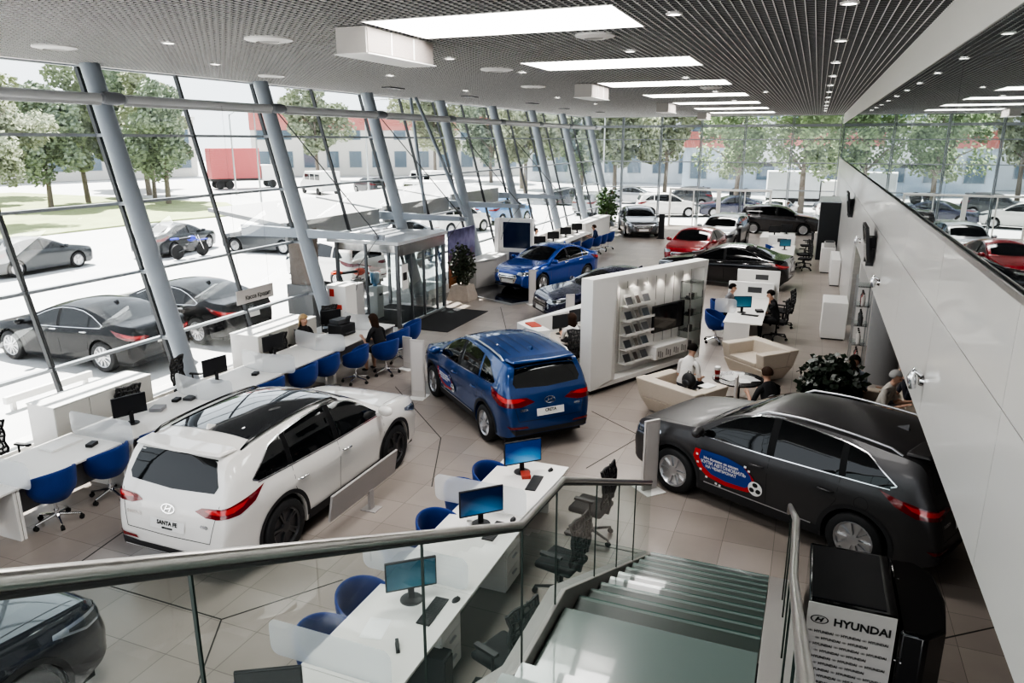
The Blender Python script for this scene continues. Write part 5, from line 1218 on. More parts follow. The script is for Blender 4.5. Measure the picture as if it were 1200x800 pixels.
t = thing('totem_post', 'black slim post standing by the silver car', 'post', (-3.15, 37.2, 0)); m = MB(); m.box(-.13, .13, -.06, .06, 0, 1.25); m.build('panel', BLACKP, t); m = MB(); m.box(-.2, .2, -.2, .2, 0, .02); m.build('base', BLACKP, t)
t = thing('totem_post', 'black slim post standing beside the far big-grille sedan', 'post', (-7.35, 40.0, 0)); m = MB(); m.box(-.15, .15, -.06, .06, 0, 1.3); m.build('panel', BLACKP, t); m = MB(); m.box(-.2, .2, -.2, .2, 0, .02); m.build('base', BLACKP, t)
# ================================================================== right-hand side
def wall_tv(y, z, label):
    t = thing('wall_television', label, 'television', (XR - .02, y, z), 0, 'wall televisions'); M = Matrix.Translation((-.13, 0, 0)) @ Matrix.Rotation(radians(-8), 4, 'Y')
    m = MB(); m.box(-.03, .03, -.52, .52, -.33, .33, M); m.build('housing', BLACKP, t, bevel=.008); m = MB(); m.box(-.034, -.03, -.49, .49, -.30, .30, M); m.build('screen', SCR_OFF, t)
    m = MB(); m.box(-.1, .02, -.2, .2, -.1, .1); m.box(-.12, .01, -.3, -.26, -.42, -.1); m.box(-.12, .01, .26, .3, -.42, -.1); m.build('wall_bracket', DGREY, t)
wall_tv(15.75, 3.2, 'black television tilted on the white mezzanine wall, nearer one'); wall_tv(25.2, 3.25, 'black television on the mezzanine wall, further one')
for k, (y, z) in enumerate(((8.0, 2.78), (13.8, 2.76), (19.9, 2.72))):
    t = thing('wall_lamp', 'small chrome lamp bracket on the mezzanine panels, %s' % ('nearest, right of the graphite car', 'below the nearer television', 'furthest, small')[k], 'lamp', (XR, y, z), 0, 'chrome wall lamps')
    m = MB(); m.lathe([(.01, -.045), (.05, -.04), (.06, -.01), (.06, 0)], (0, 0, 0), 16, 'X'); m.build('wall_plate', CHROME, t, smooth=40); m = MB(); m.tube([(-.03, 0, .05), (-.09, 0, .10), (-.11, 0, .02), (-.09, 0, -.09)], [.03, .032, .045, .035], 10); m.build('lamp_head', CHROME, t, smooth=50)
for k, (x, y, dx, dy, h) in enumerate(((.84, 21.2, .30, .55, 1.0), (.8, 32.4, .26, .8, 1.0))):
    t = thing('side_cabinet', ('white cabinet against the aisle near the lounge', 'white cabinet with a box on it in front of the black cabinet')[k], 'cabinet', (x, y, 0), 0, 'white aisle cabinets'); m = MB(); m.box(-dx, dx, -dy, dy, .04, h); m.build('carcass', WHITE, t, bevel=.005)
    m = MB(); m.box(-dx + .01, dx - .01, -dy - .006, -dy, .06, h - .02); m.build('cabinet_door', WPANEL, t); m = MB(); m.box(-dx + .03, dx - .03, -dy + .03, dy - .03, 0, .04); m.build('plinth', DGREY, t)
t = thing('printer', 'pale grey printer on the distant white cabinet', 'printer', (.82, 32.0, 1.0)); m = MB(); m.box(-.2, .2, -.25, .25, 0, .2); m.build('body', mat('printer_pale', (.42, .41, .4), .5), t, bevel=.02); m = MB(); m.box(-.16, .16, -.2, .2, .2, .24); m.build('scanner_lid', DGREY, t)
t = thing('tall_cabinet', 'tall black cabinet with grey top by the far wall', 'cabinet', (.78, 37.0, 0)); m = MB(); m.mat(mat('cab_black', (.012, .014, .016), .35)); m.box(-.40, .42, -1.8, 1.6, 0, 2.5); m.build('carcass', None, t); m = MB(); m.box(-.42, .44, -1.82, 1.62, 2.5, 2.55); m.build('top_board', mat('cab_top', (.42, .45, .48), .25), t); m = MB(); m.box(-.42, -.40, -1.8, -1.76, 0, 2.5); m.build('edge_strip', ALU, t)
t = thing('wall_cupboard', 'low white cupboard along the wall beyond the distant printer', 'cupboard', (1.0, 30.0, 0)); m = MB(); m.box(-.12, .18, -1.2, 1.2, .04, .95); m.build('carcass', WHITE, t); m = MB(); m.box(-.12, .18, -1.2, 1.2, 0, .04); m.build('plinth', DGREY, t)
t = thing('glass_shelf', 'tall narrow glass shelf with small goods by the grey column', 'shelf', (1.30, 18.4, 0)); m = MB()
for dx in (-.15, .15):
    for dy in (-.3, .3): m.box(dx - .012, dx + .012, dy - .012, dy + .012, 0, 2.1)
m.build('frame', ALU, t)
for z in (.1, .55, 1.0, 1.45, 1.9): m = MB(); m.box(-.16, .16, -.31, .31, z, z + .015); m.build('shelf_board', glass_mat('shelf_glass', (.85, .92, .9), .1, .08), t)
rnd = random.Random(4)
for z, nz_ in ((.115, 'bottom'), (.565, 'second'), (1.015, 'third'), (1.465, 'fourth')):
    for k in range(3):
        c = rnd.choice([(.05, .05, .05), (.4, .38, .36), (.2, .03, .03), (.55, .53, .5)]); q = thing('bottle', 'bottle of car care on the %s glass shelf by the column, %s' % (nz_, ('front', 'middle', 'rear')[k]), 'bottle', (1.30, 18.2 + .2 * k, z), 0, 'bottles on the narrow shelf')
        m = MB(); m.lathe([(.04, 0), (.045, .18), (.02, .22), (.018, .26), (.01, .26)], n=12); m.build('body', mat('bottle_%s' % str(c), c, .4), q, smooth=40); m = MB(); m.cyl((0, 0, .26), (0, 0, .29), .02, 10); m.build('cap', BLACKP, q)
# side desks
desk(-1.76, -.84, 18.55, 21.9, 'white side desk with the teal monitor, man in black suit behind it', 'side desks', -1)
desk(-1.76, -.80, 21.95, 24.0, 'white side desk behind the white partition', 'side desks', -1); desk(-1.4, -.46, 30.9, 34.0, 'distant white side desk near the aisle', 'side desks', -1); desk(-2.1, -.6, 36.4, 38.6, 'furthest white side desk before the dark SUV', 'side desks', -1)
def partition(x0, x1, y, h, label):
    t = thing('desk_partition', label, 'partition', ((x0 + x1) / 2, y, 0), 0, 'white desk partitions'); W = (x1 - x0) / 2; m = MB(); m.box(-W, W, -.025, .025, .05, h); m.build('panel', WHITE, t, bevel=.02)
    m = MB(); m.box(W - .72, W - .34, -.032, -.026, h - .30, h - .14); m.build('notice_frame', DGREY, t)
partition(-2.0, -.74, 21.93, 1.18, 'white partition with dark notice between the seated men'); partition(-1.95, -.68, 24.02, 1.2, 'white partition just behind the first one'); partition(-1.6, -.5, 34.03, 1.15, 'distant white partition by the aisle')
monitor(-1.42, 19.75, radians(-70), 'monitor with teal screen on the side desk', SCR_TEAL, .46, .30); keyboard(-1.2, 19.5, radians(80), 'black keyboard on the side desk'); lowbox('telephone', 'black telephone on the side desk', 'telephone', (-1.0, 20.0, .742), (.18, .22, .06), BLACKP, .3)
monitor(-.85, 32.4, radians(-70), 'grey monitor on the distant side desk', SCR_TEAL, .46, .3); monitor(-1.5, 37.2, radians(100), 'black monitor on the furthest side desk, nearer', group='far black monitors'); monitor(-1.0, 38.2, radians(95), 'black monitor on the furthest side desk, back', group='far black monitors')
o = divider(-2.1, -1.55, 19.6, 'frosted screen beside the man in grey', None, 0, 1.12, .66)
# black glossy kiosk with banner
kx = thing('black_kiosk', 'glossy black kiosk with rounded side and white brand banner beside the stairs', 'kiosk', (0, 0, 0)); 
m = MB(); m.box(.31, 1.0, 6.06, 7.08, 0, 1.30); m.build('case', BLACKG, kx, bevel=.02)
m = MB(); m.prism([(1.01, 6.0), (1.2, 5.98), (1.36, 6.15), (1.42, 6.6), (1.38, 7.05), (1.22, 7.2), (1.01, 7.2)], 0, 1.22); m.build('rounded_side', BLACKG, kx, bevel=.03)
m = MB(); m.cbox((.62, 6.57, 1.304), (.58, .9, .008)); m.build('top_panel', mat('kiosk_top', (.01, .01, .012), .3), kx)
bn = MB(); bn.box(.305, .985, 6.035, 6.045, .02, 1.30); bnr = bn.build('banner', mat('banner_white', (.50, .48, .46), .5), kx)
fr = lambda x, z: frame((x, 6.03, z), (1, 0, 0), (0, 0, 1))
bigw = xform(text_mb('HYUNDAI', .098, .001, .003), fr(.735, 1.15)); bigw.build('lettering', INK, bnr)
def hlogo(x, z, s):
    q = MB(); n = 26
    for i in range(n):
        a, c = 2 * pi * i / n, 2 * pi * (i + 1) / n
        q.add([(x + s * cos(t) * k, 6.03, z + s * .55 * sin(t) * k) for t, k in ((a, 1), (c, 1), (c, .85), (a, .85))], [(0, 1, 2, 3)])
    for p in (((-.52, -.38), (-.30, -.38), (-.02, .38), (-.24, .38)), ((.24, -.38), (.02, -.38), (.30, .38), (.52, .38)), ((-.3, -.1), (.22, -.1), (.32, .1), (-.2, .1))): q.add([(x + s * a, 6.0295, z + s * .8 * c) for a, c in p], [(0, 1, 2, 3)])
    return q
hlogo(.405, 1.152, .072).build('emblem', INK, bnr)
tx = MB()
small = text_mb('HYUNDAI', .034, .0005, .001)
for r_ in range(9):
    for k in range(3):
        x = .45 + k * .21 + (.06 if r_ % 2 else 0)
        if x > .92: continue
        q = MB(); q.add(small.v, small.f); xform(q, fr(x, 1.035 - r_ * .062)); tx.add(q.v, q.f)
        q = hlogo(x - .105, 1.036 - r_ * .062, .017); tx.add(q.v, q.f)
tx.build('small_lettering', INK, bnr)
m = MB()
for x, y, z in ((1.0, 5.99, .95), (1.04, 5.97, .95), (1.0, 5.99, .6), (1.04, 5.97, .6), (1.02, 7.0, 1.235), (1.06, 6.8, 1.235)): m.sphere((x, y, z), .01, 8, 6)
m.build('fixing_screws', CHROME, kx)
# ================================================================== ceiling fittings
def ac_box(x, y, L, label):
    t = thing('ceiling_unit', label, 'air conditioner', (x, y, ZC - .17), 0, 'ceiling air units'); m = MB(); m.box(-.23, .22, -L / 2, L / 2, -.16, .16); m.build('housing', mat('ac_beige', (.42, .40, .38), .5), t)
    m = MB(); m.box(.221, .23, -L / 2 + .03, L / 2 - .03, -.14, .14); g = m.build('grille', mat('ac_grille', (.34, .30, .28), .5, noise=.3, nscale=60), t)
    for k in (-1, 1): m = MB(); m.box(.23, .238, k * L / 6 - .015, k * L / 6 + .015, -.14, .14); m.build('grille_bar', WPANEL, g)
    m = MB(); m.box(-.26, .26, -L / 2 - .02, L / 2 + .02, -.175, -.16); m.build('bottom_plate', WPANEL, t)
ac_box(-5.72, 9.65, 1.85, 'beige ceiling air unit by the nearest lightbox'); ac_box(-5.75, 20.2, 1.7, 'beige ceiling air unit by the third lightbox'); ac_box(-5.75, 31.0, 1.7, 'beige ceiling air unit by the fifth lightbox'); ac_box(-5.75, 41.9, 1.7, 'small distant beige ceiling air unit')
for k, (x, y, r, l) in enumerate(((-11.25, 8.85, .32, 'nearest the leftmost glass'), (-7.54, 9.37, .34, 'left of the big air unit'), (-6.29, 14.91, .34, 'before the second lightbox'), (-3.04, 10.74, .28, 'behind the first lightbox'), (-11.64, 14.46, .3, 'near the second column top'), (-7.3, 19.84, .34, 'beside the second air unit'), (-6.9, 25.0, .34, 'in the middle of the far ceiling'), (-2.9, 22.1, .3, 'right of the fourth lightbox'))):
    t = thing('ceiling_diffuser', 'round white ring diffuser in the grid ceiling, ' + l, 'ceiling diffuser', (x, y, ZC), 0, 'round ceiling diffusers'); m = MB(); m.lathe([(r * .55, .02), (r * .55, -.05), (r, -.02), (r, .02)], n=28); m.build('ring', WPANEL, t, smooth=40); m = MB(); m.lathe([(.01, -.03), (r * .4, -.045), (r * .4, -.03), (.01, -.01)], n=20); m.build('core', mat('diff_core', (.35, .34, .33), .5), t, smooth=40)
DL = [(.17, y) for y in (5.9, 9.28, 12.56, 15.95, 19.19, 22.32, 25.36, 28.5, 31.7, 35, 38, 41)] + [(-3.0, 12.72), (-1.69, 9.29), (-6.01, 15.66), (-6.24, 12.64), (-9.05, 15.31), (-9.18, 9.11), (-10.85, 11.87), (-9.74, 20.71), (-1.61, 24.6), (-3.0, 18.4), (-3.0, 23.9), (-3.0, 29.4), (-8.4, 25.2), (-8.4, 30)]
for k, (x, y) in enumerate(DL):
    t = thing('downlight', 'small round ceiling downlight ' + ('in the row above the right aisle' if k < 12 else 'among the grid cells left of the aisle row'), 'downlight', (x, y, ZC), 0, 'aisle downlights' if k < 12 else 'scattered downlights'); m = MB(); m.lathe([(.075, .0), (.075, -.02), (.10, -.015), (.10, .0)], n=18); m.build('rim', WPANEL, t, smooth=40)
    m = MB(); m.lathe([(.01, -.004), (.07, -.004), (.07, .004), (.01, .004)], n=16); m.build('lamp', mat('downlight_glow', (1, 1, 1), .4, emit=(1, .97, .92), estr=10), t)
for k, (x, y) in enumerate(((-11.1, 18.9), (-10.9, 23.5), (-10.6, 28.7), (-10.9, 33.7), (-10.5, 38.5))):
    m = MB(); m.box(-.14, .14, -.4, .4, -.025, .0); o = m.build('ceiling_slot', mat('slot_dark', (.05, .05, .052), .5), None); o.location = (x, y, ZC); tag(o, 'dark slot diffuser in the ceiling along the facade, %s' % ('first', 'second', 'third', 'fourth', 'fifth')[k], 'ceiling vent', 'slot diffusers')
# area lamps for the lightboxes, plus two unseen lamps added as foreground fill
def area(x, y, z, sx, sy, e, name='lightbox_and_fill_lamp', col=(1, .98, .95)):
    l = bpy.data.lights.new(name, 'AREA'); l.shape = 'RECTANGLE'; l.size = sx; l.size_y = sy; l.energy = e; l.color = col; o = bpy.data.objects.new(name, l); COL.objects.link(o); o.location = (x, y, z); return o
for h in HOLES: area((h[0] + h[1]) / 2, (h[2] + h[3]) / 2, ZC + .33, 3.1, 1.6, 210)
area(-3.83, 3.9, ZC - .03, 3.1, 1.6, 170); area(-3.83, -1.2, ZC - .03, 3.1, 1.6, 120)  # unseen fill lamps added to brighten the foreground, no lightboxes here
# ================================================================== distant desk row by the facade
for k, (y0, y1) in enumerate(((28.2, 30.0), (30.0, 31.8), (31.8, 33.6), (33.6, 35.4))):
    desk(-10.9, -9.85, y0, y1, 'white desk of the distant facade row, %s from the blue sedan' % ('first', 'second', 'third', 'last')[k], 'distant facade desks', 1)
    t = thing('desk_screen', 'white upright screen on the distant facade desks, %s' % ('first', 'second', 'third', 'last')[k], 'screen', (-10.84, (y0 + y1) / 2, .7425), 0, 'distant desk screens'); m = MB(); m.box(-.02, .02, -.8, .8, 0, .38); m.build('panel', WHITE, t, bevel=.01); m = MB(); m.box(-.03, .03, -.7, -.62, -.04, 0); m.build('clamp', ALU, t)
    monitor(-10.5, (y0 + y1) / 2 + .3, radians(120), 'tiny black monitor on the distant facade desks, %s' % ('first', 'second', 'third', 'last')[k], group='distant monitors')
t = thing('white_counter', 'long white counter against the facade beyond the distant desks', 'counter', (-10.7, 38.2, 0)); m = MB(); m.box(-.35, .35, -2.4, 2.4, 0, 1.05); m.build('body', WHITE, t); m = MB(); m.box(-.4, .4, -2.45, 2.45, 1.05, 1.09); m.build('top_board', WHITE, t)
# ================================================================== people
SKIN = mat('skin', (.48, .29, .21), .55); HAIR_B = mat('hair_dark', (.012, .009, .008), .8, spec=.15); HAIR_BR = mat('hair_brown', (.035, .018, .011), .7, spec=.2); HAIR_Y = mat('hair_blond', (.42, .28, .14), .5); HAIR_G = mat('hair_grey', (.30, .29, .28), .6)
CL = lambda n, c: mat('cloth_' + n, c, .85, noise=.15, nscale=40)
def person(label, loc, rz, shirt, trousers, hair, hstyle='short', lean=.1, wrists=None, sleeves='short', legs='long', head_pitch=0., head_yaw=0., scale=1., feet=None, bust=False, shoes=BLACKP, group=None):
    t = thing('person', label, 'person', loc, rz, group); t.scale = (scale,) * 3
    V = []; R = []; Ed = []; Mi = []        # 0 shirt 1 trousers 2 skin 3 shoes
    def v(p, r, mi, par=None):
        V.append(Vector(p)); R.append(r if isinstance(r, tuple) else (r, r)); Mi.append(mi); i = len(V) - 1
        if par is not None: Ed.append((par, i))
        return i
    pel = v((0, 0, .55), (.155, .125), 1); sp = v((-.01 + lean * .25, 0, .72), (.145, .105), 0, pel); ch = v((lean * .75, 0, .90), (.165, .115), 0, sp); nb = v((lean * 1.0 + .005, 0, 1.05), (.085, .075), 0, ch)
    hx = lean * 1.25 + .03; nk = v((lean * 1.1 + .015, 0, 1.10), .05, 2, nb)
    hd = Vector((hx + .02 * head_pitch, 0, 1.215)); F = Vector((cos(head_yaw) * cos(head_pitch), sin(head_yaw) * cos(head_pitch), -sin(head_pitch))); S = Vector((-sin(head_yaw), cos(head_yaw), 0)); U = F.cross(S)
    jw = v(hd + F * .018 - U * .055, (.058, .062), 2, nk); cr = v(hd + U * .015, (.076, .094), 2, jw); tp = v(hd + U * .085 - F * .01, (.055, .065), 2, cr)
    v(hd + F * .112 - U * .012, .012, 2, cr); 
    for s in (-1, 1): v(hd + S * s * .085 - U * .005, (.010, .022), 2, cr)
    for s, wp in zip((1, -1), wrists or ((.42, .16, .80), (.42, -.16, .80))):
        sh = v((lean * .85, s * .165, .985), .058, 0, ch if False else nb); S0 = Vector((lean * .85, s * .195, .955)); W = Vector(wp); d = W - S0; L = d.length; ln = .285
        mid = S0 + d * .5; k = sqrt(max(.0004, ln * ln - (L / 2) ** 2)); down = Vector((-.35, s * .35, -1)); down = (down - d.normalized() * down.dot(d.normalized())).normalized(); E_ = mid + down * k
        up = v(S0, .052, 0, sh); el = v(E_, .040, 0 if sleeves == 'long' else 2, up); ml = v((S0 + E_) / 2, .047, 0, None); Ed.remove((up, el)); Ed.append((up, ml)); Ed.append((ml, el))
        wr = v(W, .026, 0 if sleeves == 'long' and False else 2, el); dd = (W - E_).normalized(); pm_ = v(W + dd * .05, (.036, .018), 2, wr); sd = dd.cross(Vector((0, 0, 1))).normalized()
        for j, (o, l) in enumerate(((-.027, .065), (-.009, .078), (.009, .074), (.026, .058))):
            f1 = v(W + dd * .09 + sd * o, .0085, 2, pm_); v(W + dd * (.09 + l) + sd * o * 1.2 + Vector((0, 0, -.02)), .007, 2, f1)
        th = v(W + dd * .045 + sd * (-.045 * s), .010, 2, wr); v(W + dd * .085 + sd * (-.055 * s), .008, 2, th)
    for s in (1, -1):
        hp = v((.02, s * .095, .54), .098, 1, pel); kn = v((.43, s * .12, .54), .065, 1, hp); mt = v((.24, s * .105, .545), .084, 1, None); Ed.remove((hp, kn)); Ed += [(hp, mt), (mt, kn)]
        lm_ = 1 if legs == 'long' else 2
        fx = (feet or ((.40, .12), (.40, -.12)))[0 if s > 0 else 1]
        cf = v(((.43 + fx[0]) / 2 - .01, (s * .12 + fx[1]) / 2, .33), .056, lm_, kn); an = v((fx[0], fx[1], .10), .036, lm_, cf); he = v((fx[0] - .01, fx[1], .055), .038, 3, an); v((fx[0] + .14, fx[1] * 1.05, .035), (.036, .028), 3, he)
    me = bpy.data.meshes.new('skeleton'); me.from_pydata([p[:] for p in V], Ed, []); me.update()
    o = bpy.data.objects.new('skeleton', me); COL.objects.link(o); sk = o.modifiers.new('skin', 'SKIN'); sk.use_smooth_shade = True
    if not me.skin_vertices: me.attributes  # layer is made with the modifier
    if not me.skin_vertices:
        bpy.context.view_layer.objects.active = o; bpy.ops.mesh.customdata_skin_add()
    for i, r in enumerate(R): me.skin_vertices[0].data[i].radius = r
    me.skin_vertices[0].data[0].use_root = True
    o.modifiers.new('sub', 'SUBSURF').levels = 1
    dg = bpy.context.evaluated_depsgraph_get(); dg.update(); nm = bpy.data.meshes.new_from_object(o.evaluated_get(dg)); bpy.data.objects.remove(o)
    for q in (shirt, trousers, SKIN, shoes): nm.materials.append(q)
    segs = [(a, b) for a, b in Ed]
    for p in nm.polygons:
        c = p.center; best = 9; bi = 0
        for a, b in segs:
            A, B = V[a], V[b]; d = B - A; t_ = max(0, min(1, (c - A).dot(d) / max(1e-9, d.length_squared))); dist = (A + d * t_ - c).length - (R[a][0] * (1 - t_) + R[b][0] * t_) * .8
            if dist < best: best = dist; bi = a if t_ < .5 else b
        p.material_index = Mi[bi]
    nm.name = 'body'; bo = bpy.data.objects.new('body', nm); COL.objects.link(bo); bo.parent = t; nm.shade_smooth()
    # hair and eyes
    Mh = Matrix((F, S, U)).transposed().to_4x4(); Mh.translation = hd
    h = MB(); rows = []
    for i in range(9):
        ph = pi * i / 8 * .62; row = []
        for j in range(21):
            a = 2 * pi * j / 20; k = 1.0; back = .5 - .5 * cos(a)
            pz = ph * (1.0 if back > .35 else .62); r = .100 if hstyle != 'long' else .108
            row.append(Mh @ Vector((r * 1.06 * sin(pz) * cos(a) - .012, r * .93 * sin(pz) * sin(a), .028 + r * 1.05 * cos(pz))))
        rows.append(row)
    if hstyle == 'long':
        rows.append([Mh @ Vector((min(.0, .10 * cos(2 * pi * j / 20)) - .03, .095 * sin(2 * pi * j / 20), -.10 if cos(2 * pi * j / 20) < .3 else .0)) for j in range(21)])
        rows.append([Mh @ Vector((min(-.03, .10 * cos(2 * pi * j / 20)) - .03, .085 * sin(2 * pi * j / 20), -.24 if cos(2 * pi * j / 20) < .3 else -.02)) for j in range(21)])
    h.grid(rows); h.build('hair', hair, t, smooth=70, solid=.012)
    e = MB()
    for s in (-1, 1): e.sphere(Mh @ Vector((.082, s * .032, .008)), .009, 8, 6)
    e.build('eyes', INK, t)
    m_ = MB(); m_.sphere(Mh @ Vector((.076, 0, -.055)), 1, 8, 6, (.006, .02, .006)); m_.build('mouth', mat('lips', (.35, .12, .10), .5), t)
    return t
person('blond woman behind the frosted divider at the window desk', (-10.36, 13.2, 0), radians(-15), CL('black', (.012, .012, .014)), CL('black', (.012, .012, .014)), HAIR_Y, 'long', .05)
person('woman in black top with long brown hair leaning on the window desk', (-8.62, 13.72, 0), radians(165), CL('black', (.012, .012, .014)), CL('black', (.012, .012, .014)), HAIR_BR, 'long', .17, ((.50, .1, .79), (.42, -.14, .70)), 'short', 'bare', .15)
person('woman in white blouse typing at the reception counter', (-4.66, 15.42, 0), radians(130), CL('white', (.62, .6, .58)), CL('black', (.012, .012, .014)), HAIR_BR, 'long', .10, ((.44, .12, .80), (.44, -.12, .80)), 'long')
person('man in white shirt sitting on the cream armchair, back turned', (-1.93, 13.72, 0), radians(65), CL('white', (.62, .6, .58)), CL('darkblue', (.03, .035, .05)), HAIR_B, 'short', .14, ((.40, .12, .66), (.40, -.12, .66)), 'short', 'long', .35)
person('man in dark shirt seated behind the graphite car bonnet', (-.33, 12.72, 0), radians(128), CL('black', (.012, .012, .014)), CL('darkblue', (.03, .035, .05)), HAIR_BR, 'short', .10, None, 'short', 'long', .2)
person('grey-haired man in pale shirt under the mezzanine edge', (1.42, 13.55, 0), radians(-25), CL('pale', (.48, .45, .41)), CL('darkblue', (.03, .035, .05)), HAIR_G, 'short', .14, None, 'short', 'long', .25, 0.)
person('dark-haired woman in patterned dress beside the grey-haired man', (1.95, 14.0, 0), radians(190), mat('cloth_pattern', (.03, .03, .045), .8, noise=.9, nscale=30), mat('cloth_pattern', (.03, .03, .045), .8), HAIR_B, 'long', .10)
person('person in white and blue top half hidden by the ficus', (1.05, 14.35, 0), radians(250), CL('whiteblue', (.40, .45, .55)), CL('darkblue', (.03, .035, .05)), HAIR_B, 'short', .10)
person('man in grey shirt on the blue chair at the side desk', (-1.93, 20.62, 0), radians(-15), CL('grey', (.22, .22, .23)), CL('black', (.012, .012, .014)), HAIR_B, 'short', .12, ((.42, .12, .80), (.42, -.16, .78)))
person('man in black suit and white shirt holding his hand to his face', (-.55, 20.05, 0), radians(190), CL('black', (.012, .012, .014)), CL('black', (.012, .012, .014)), HAIR_B, 'short', .14, ((.22, .03, 1.10), (.36, -.10, .72)), 'long', 'long', .3)
person('man in navy shirt sitting at the distant facade desks', (-9.05, 33.3, 0), radians(185), CL('navy', (.015, .03, .09)), CL('beige', (.3, .22, .18)), HAIR_BR, 'short', .12)
person('person in white at the distant facade desks, behind the screens', (-11.35, 31.0, 0), radians(0), CL('white', (.62, .6, .58)), CL('black', (.012, .012, .014)), HAIR_B, 'short', .08)
# ================================================================== outside
struct((lambda mb: (mb.box(-150, 110, -70, 190, -.3, -.04), mb.build('ground', mat('asphalt_overexposed', (.50, .50, .50), .8, noise=.12, nscale=.8)))[1])(MB()))  # asphalt lightened, the overexposed sunlight is put into its colour
GR = mat('lawn', (.30, .34, .17), .9, noise=.35, nscale=.6)  # lawn green paled, overexposure painted into the colour
m = MB(); m.prism([(-41.5, -20), (-39.3, 36), (-37.5, 43), (-46, 50), (-75, 52), (-78, -20)], -.04, .06); o = m.build('grass_verge', GR, None); tag(o, 'strip of sunlit lawn beyond the car park', 'grass', None, 'stuff')
m = MB(); m.prism([(-16.1, -10), (-15.8, 8.6), (-16.1, 8.6), (-16.4, -10)], -.04, .04); struct(m.build('kerb_1', mat('kerb', (.5, .5, .49), .8)))
t = thing('low_barrier', 'low white rail outside the glass in front of the nearest window', 'barrier', (-14.2, 9.9, 0)); m = MB(); m.box(-.05, .05, -.95, .95, .12, .26); m.build('rail', WPANEL, t); 
for y in (-.8, .8): m = MB(); m.box(-.04, .04, y - .04, y + .04, -.05, .13); m.build('leg', WPANEL, t)
BK = mat('paint_limo_black', (.004, .0045, .006), .15, 0, .25, .15)
make_car('black_limousine', 'black saloon with chrome window frame parked right outside the glass', 'car', 'sedan', (*at_wheel((-14.63, 11.54), radians(181), 3.01, 1.89, 1, -1), -.04), radians(181), BK, 4.99, 1.89, 1.50, 2.96, .36, RIM_S, (10, False), 1, False, 0, False, None, '', 2)
make_car('black_limousine', 'second black saloon outside, behind the leaning column', 'car', 'sedan', (*at_wheel((-14.5, 14.2), radians(177), 3.0, 1.9, 1, -1), -.04), radians(177), BK, 5.2, 1.91, 1.52, 3.1, .36, RIM_S, (12, False), 1, False, 0, False, None, '', 2)
def far(label, pos, deg, p, kind='sedan', name='parked_car', **k): return make_car(name, label, 'car', kind, (*pos, -.04), radians(deg), p, 4.5 if kind == 'sedan' else 4.4, 1.8, 1.46 if kind == 'sedan' else 1.66, 2.65, .325, RIM_S, (5, True), 0, False, **k)
far('grey saloon parked far out at the left edge', at_wheel((-28.25, 21.9), radians(90), 2.75, 1.8, -1, 1), 90, P_GREYCAR)
far('grey saloon behind the blue motocross bike', at_wheel((-27.25, 28.2), radians(100), 2.65, 1.8, -1, 1), 100, P_GREYCAR)
far('dark grey car under the pale canopy sheet', (-24.0, 28.7), 184, P_GREYCAR)
far('white car outside beyond the second column', at_wheel((-17.88, 22.62), radians(160), 2.65, 1.8, 1, 1), 160, P_WHITE, 'suv')
far('dark SUV just inside the far glass wall, side on', (-1.65, 45.15), 2, P_DKSUV, 'suv', 'dark_crossover')
for lab, pos, deg, p, kd in (('white SUV parked beyond the far doors', (-9.4, 53.0), 20, P_WHITE, 'suv'), ('indigo saloon parked beyond the far doors', (-5.4, 54.5), 205, P_INDIGO, 'sedan'), ('silver hatchback beyond the far left panes', (-14.4, 52.6), 75, P_SILVER, 'suv'), ('dark saloon beyond the far left corner', (-18.5, 59.5), 10, P_NAVY, 'sedan'), ('white saloon with red tail lamps beyond the far glass', (-2.0, 52.0), 80, P_WHITE, 'sedan'),
    ('white saloon behind the dark SUV outside', (2.6, 54.5), 10, P_WHITE, 'sedan'), ('indigo car with sloping roof outside at the far right', (2.4, 59), 200, P_INDIGO, 'sedan'), ('grey car in the far car park row', (-9.5, 61), 190, P_GREYCAR, 'suv'), ('pale car in the far car park row beside the grey one', (-14, 63), 10, P_SILVER, 'sedan'),
    ('silver car outside the leaning facade, fifth bay', (-18.5, 32), 70, P_SILVER, 'sedan'), ('white car outside the leaning facade, sixth bay', (-19, 39), 70, P_WHITE, 'suv'), ('blue car outside the leaning facade, seventh bay', (-18.5, 45), 75, paint('paint_sky_blue', (.08, .2, .4), .3), 'suv'), ('grey car far out across the road', (-42, 66), 150, P_GREYCAR, 'suv'), ('silver car far out across the road', (-33, 55), 160, P_SILVER, 'sedan')):
    far(lab, pos, deg, p, kd)
# entrance pillar, litter bin and bush outside the glass
t = thing('entrance_pillar', 'brownish stone-clad pillar outside next to the second leaning column', 'pillar', (-13.0, 16.9, 0)); m = MB(); m.box(-.32, .32, -.22, .22, 0, 2.75); m.build('shaft', mat('pillar_stone', (.20, .165, .14), .6, noise=.25, nscale=4), t); m = MB(); m.box(-.42, .42, -.3, .3, 0, 1.2); m.build('base', mat('pillar_base', (.22, .22, .22), .6), t)
t = thing('litter_bin', 'round grey litter bin outside the glass by the stone pillar', 'bin', (-13.7, 15.7, 0)); m = MB(); m.lathe([(.22, 0), (.24, .55), (.22, .6), (.01, .62)], n=18); m.build('body', mat('bin_grey', (.22, .23, .24), .4), t, smooth=40); m = MB(); m.lathe([(.245, .5), (.25, .53), (.245, .56)], n=18); m.build('rim', ALU, t)
leafy('bush', 'small round bush outside beside the litter bin', 'bush', (-14.5, 15.8, 0), .05, .35, .6, 500, 12, mat('bush_leaf', (.06, .075, .05), .6), None, 5, .08)
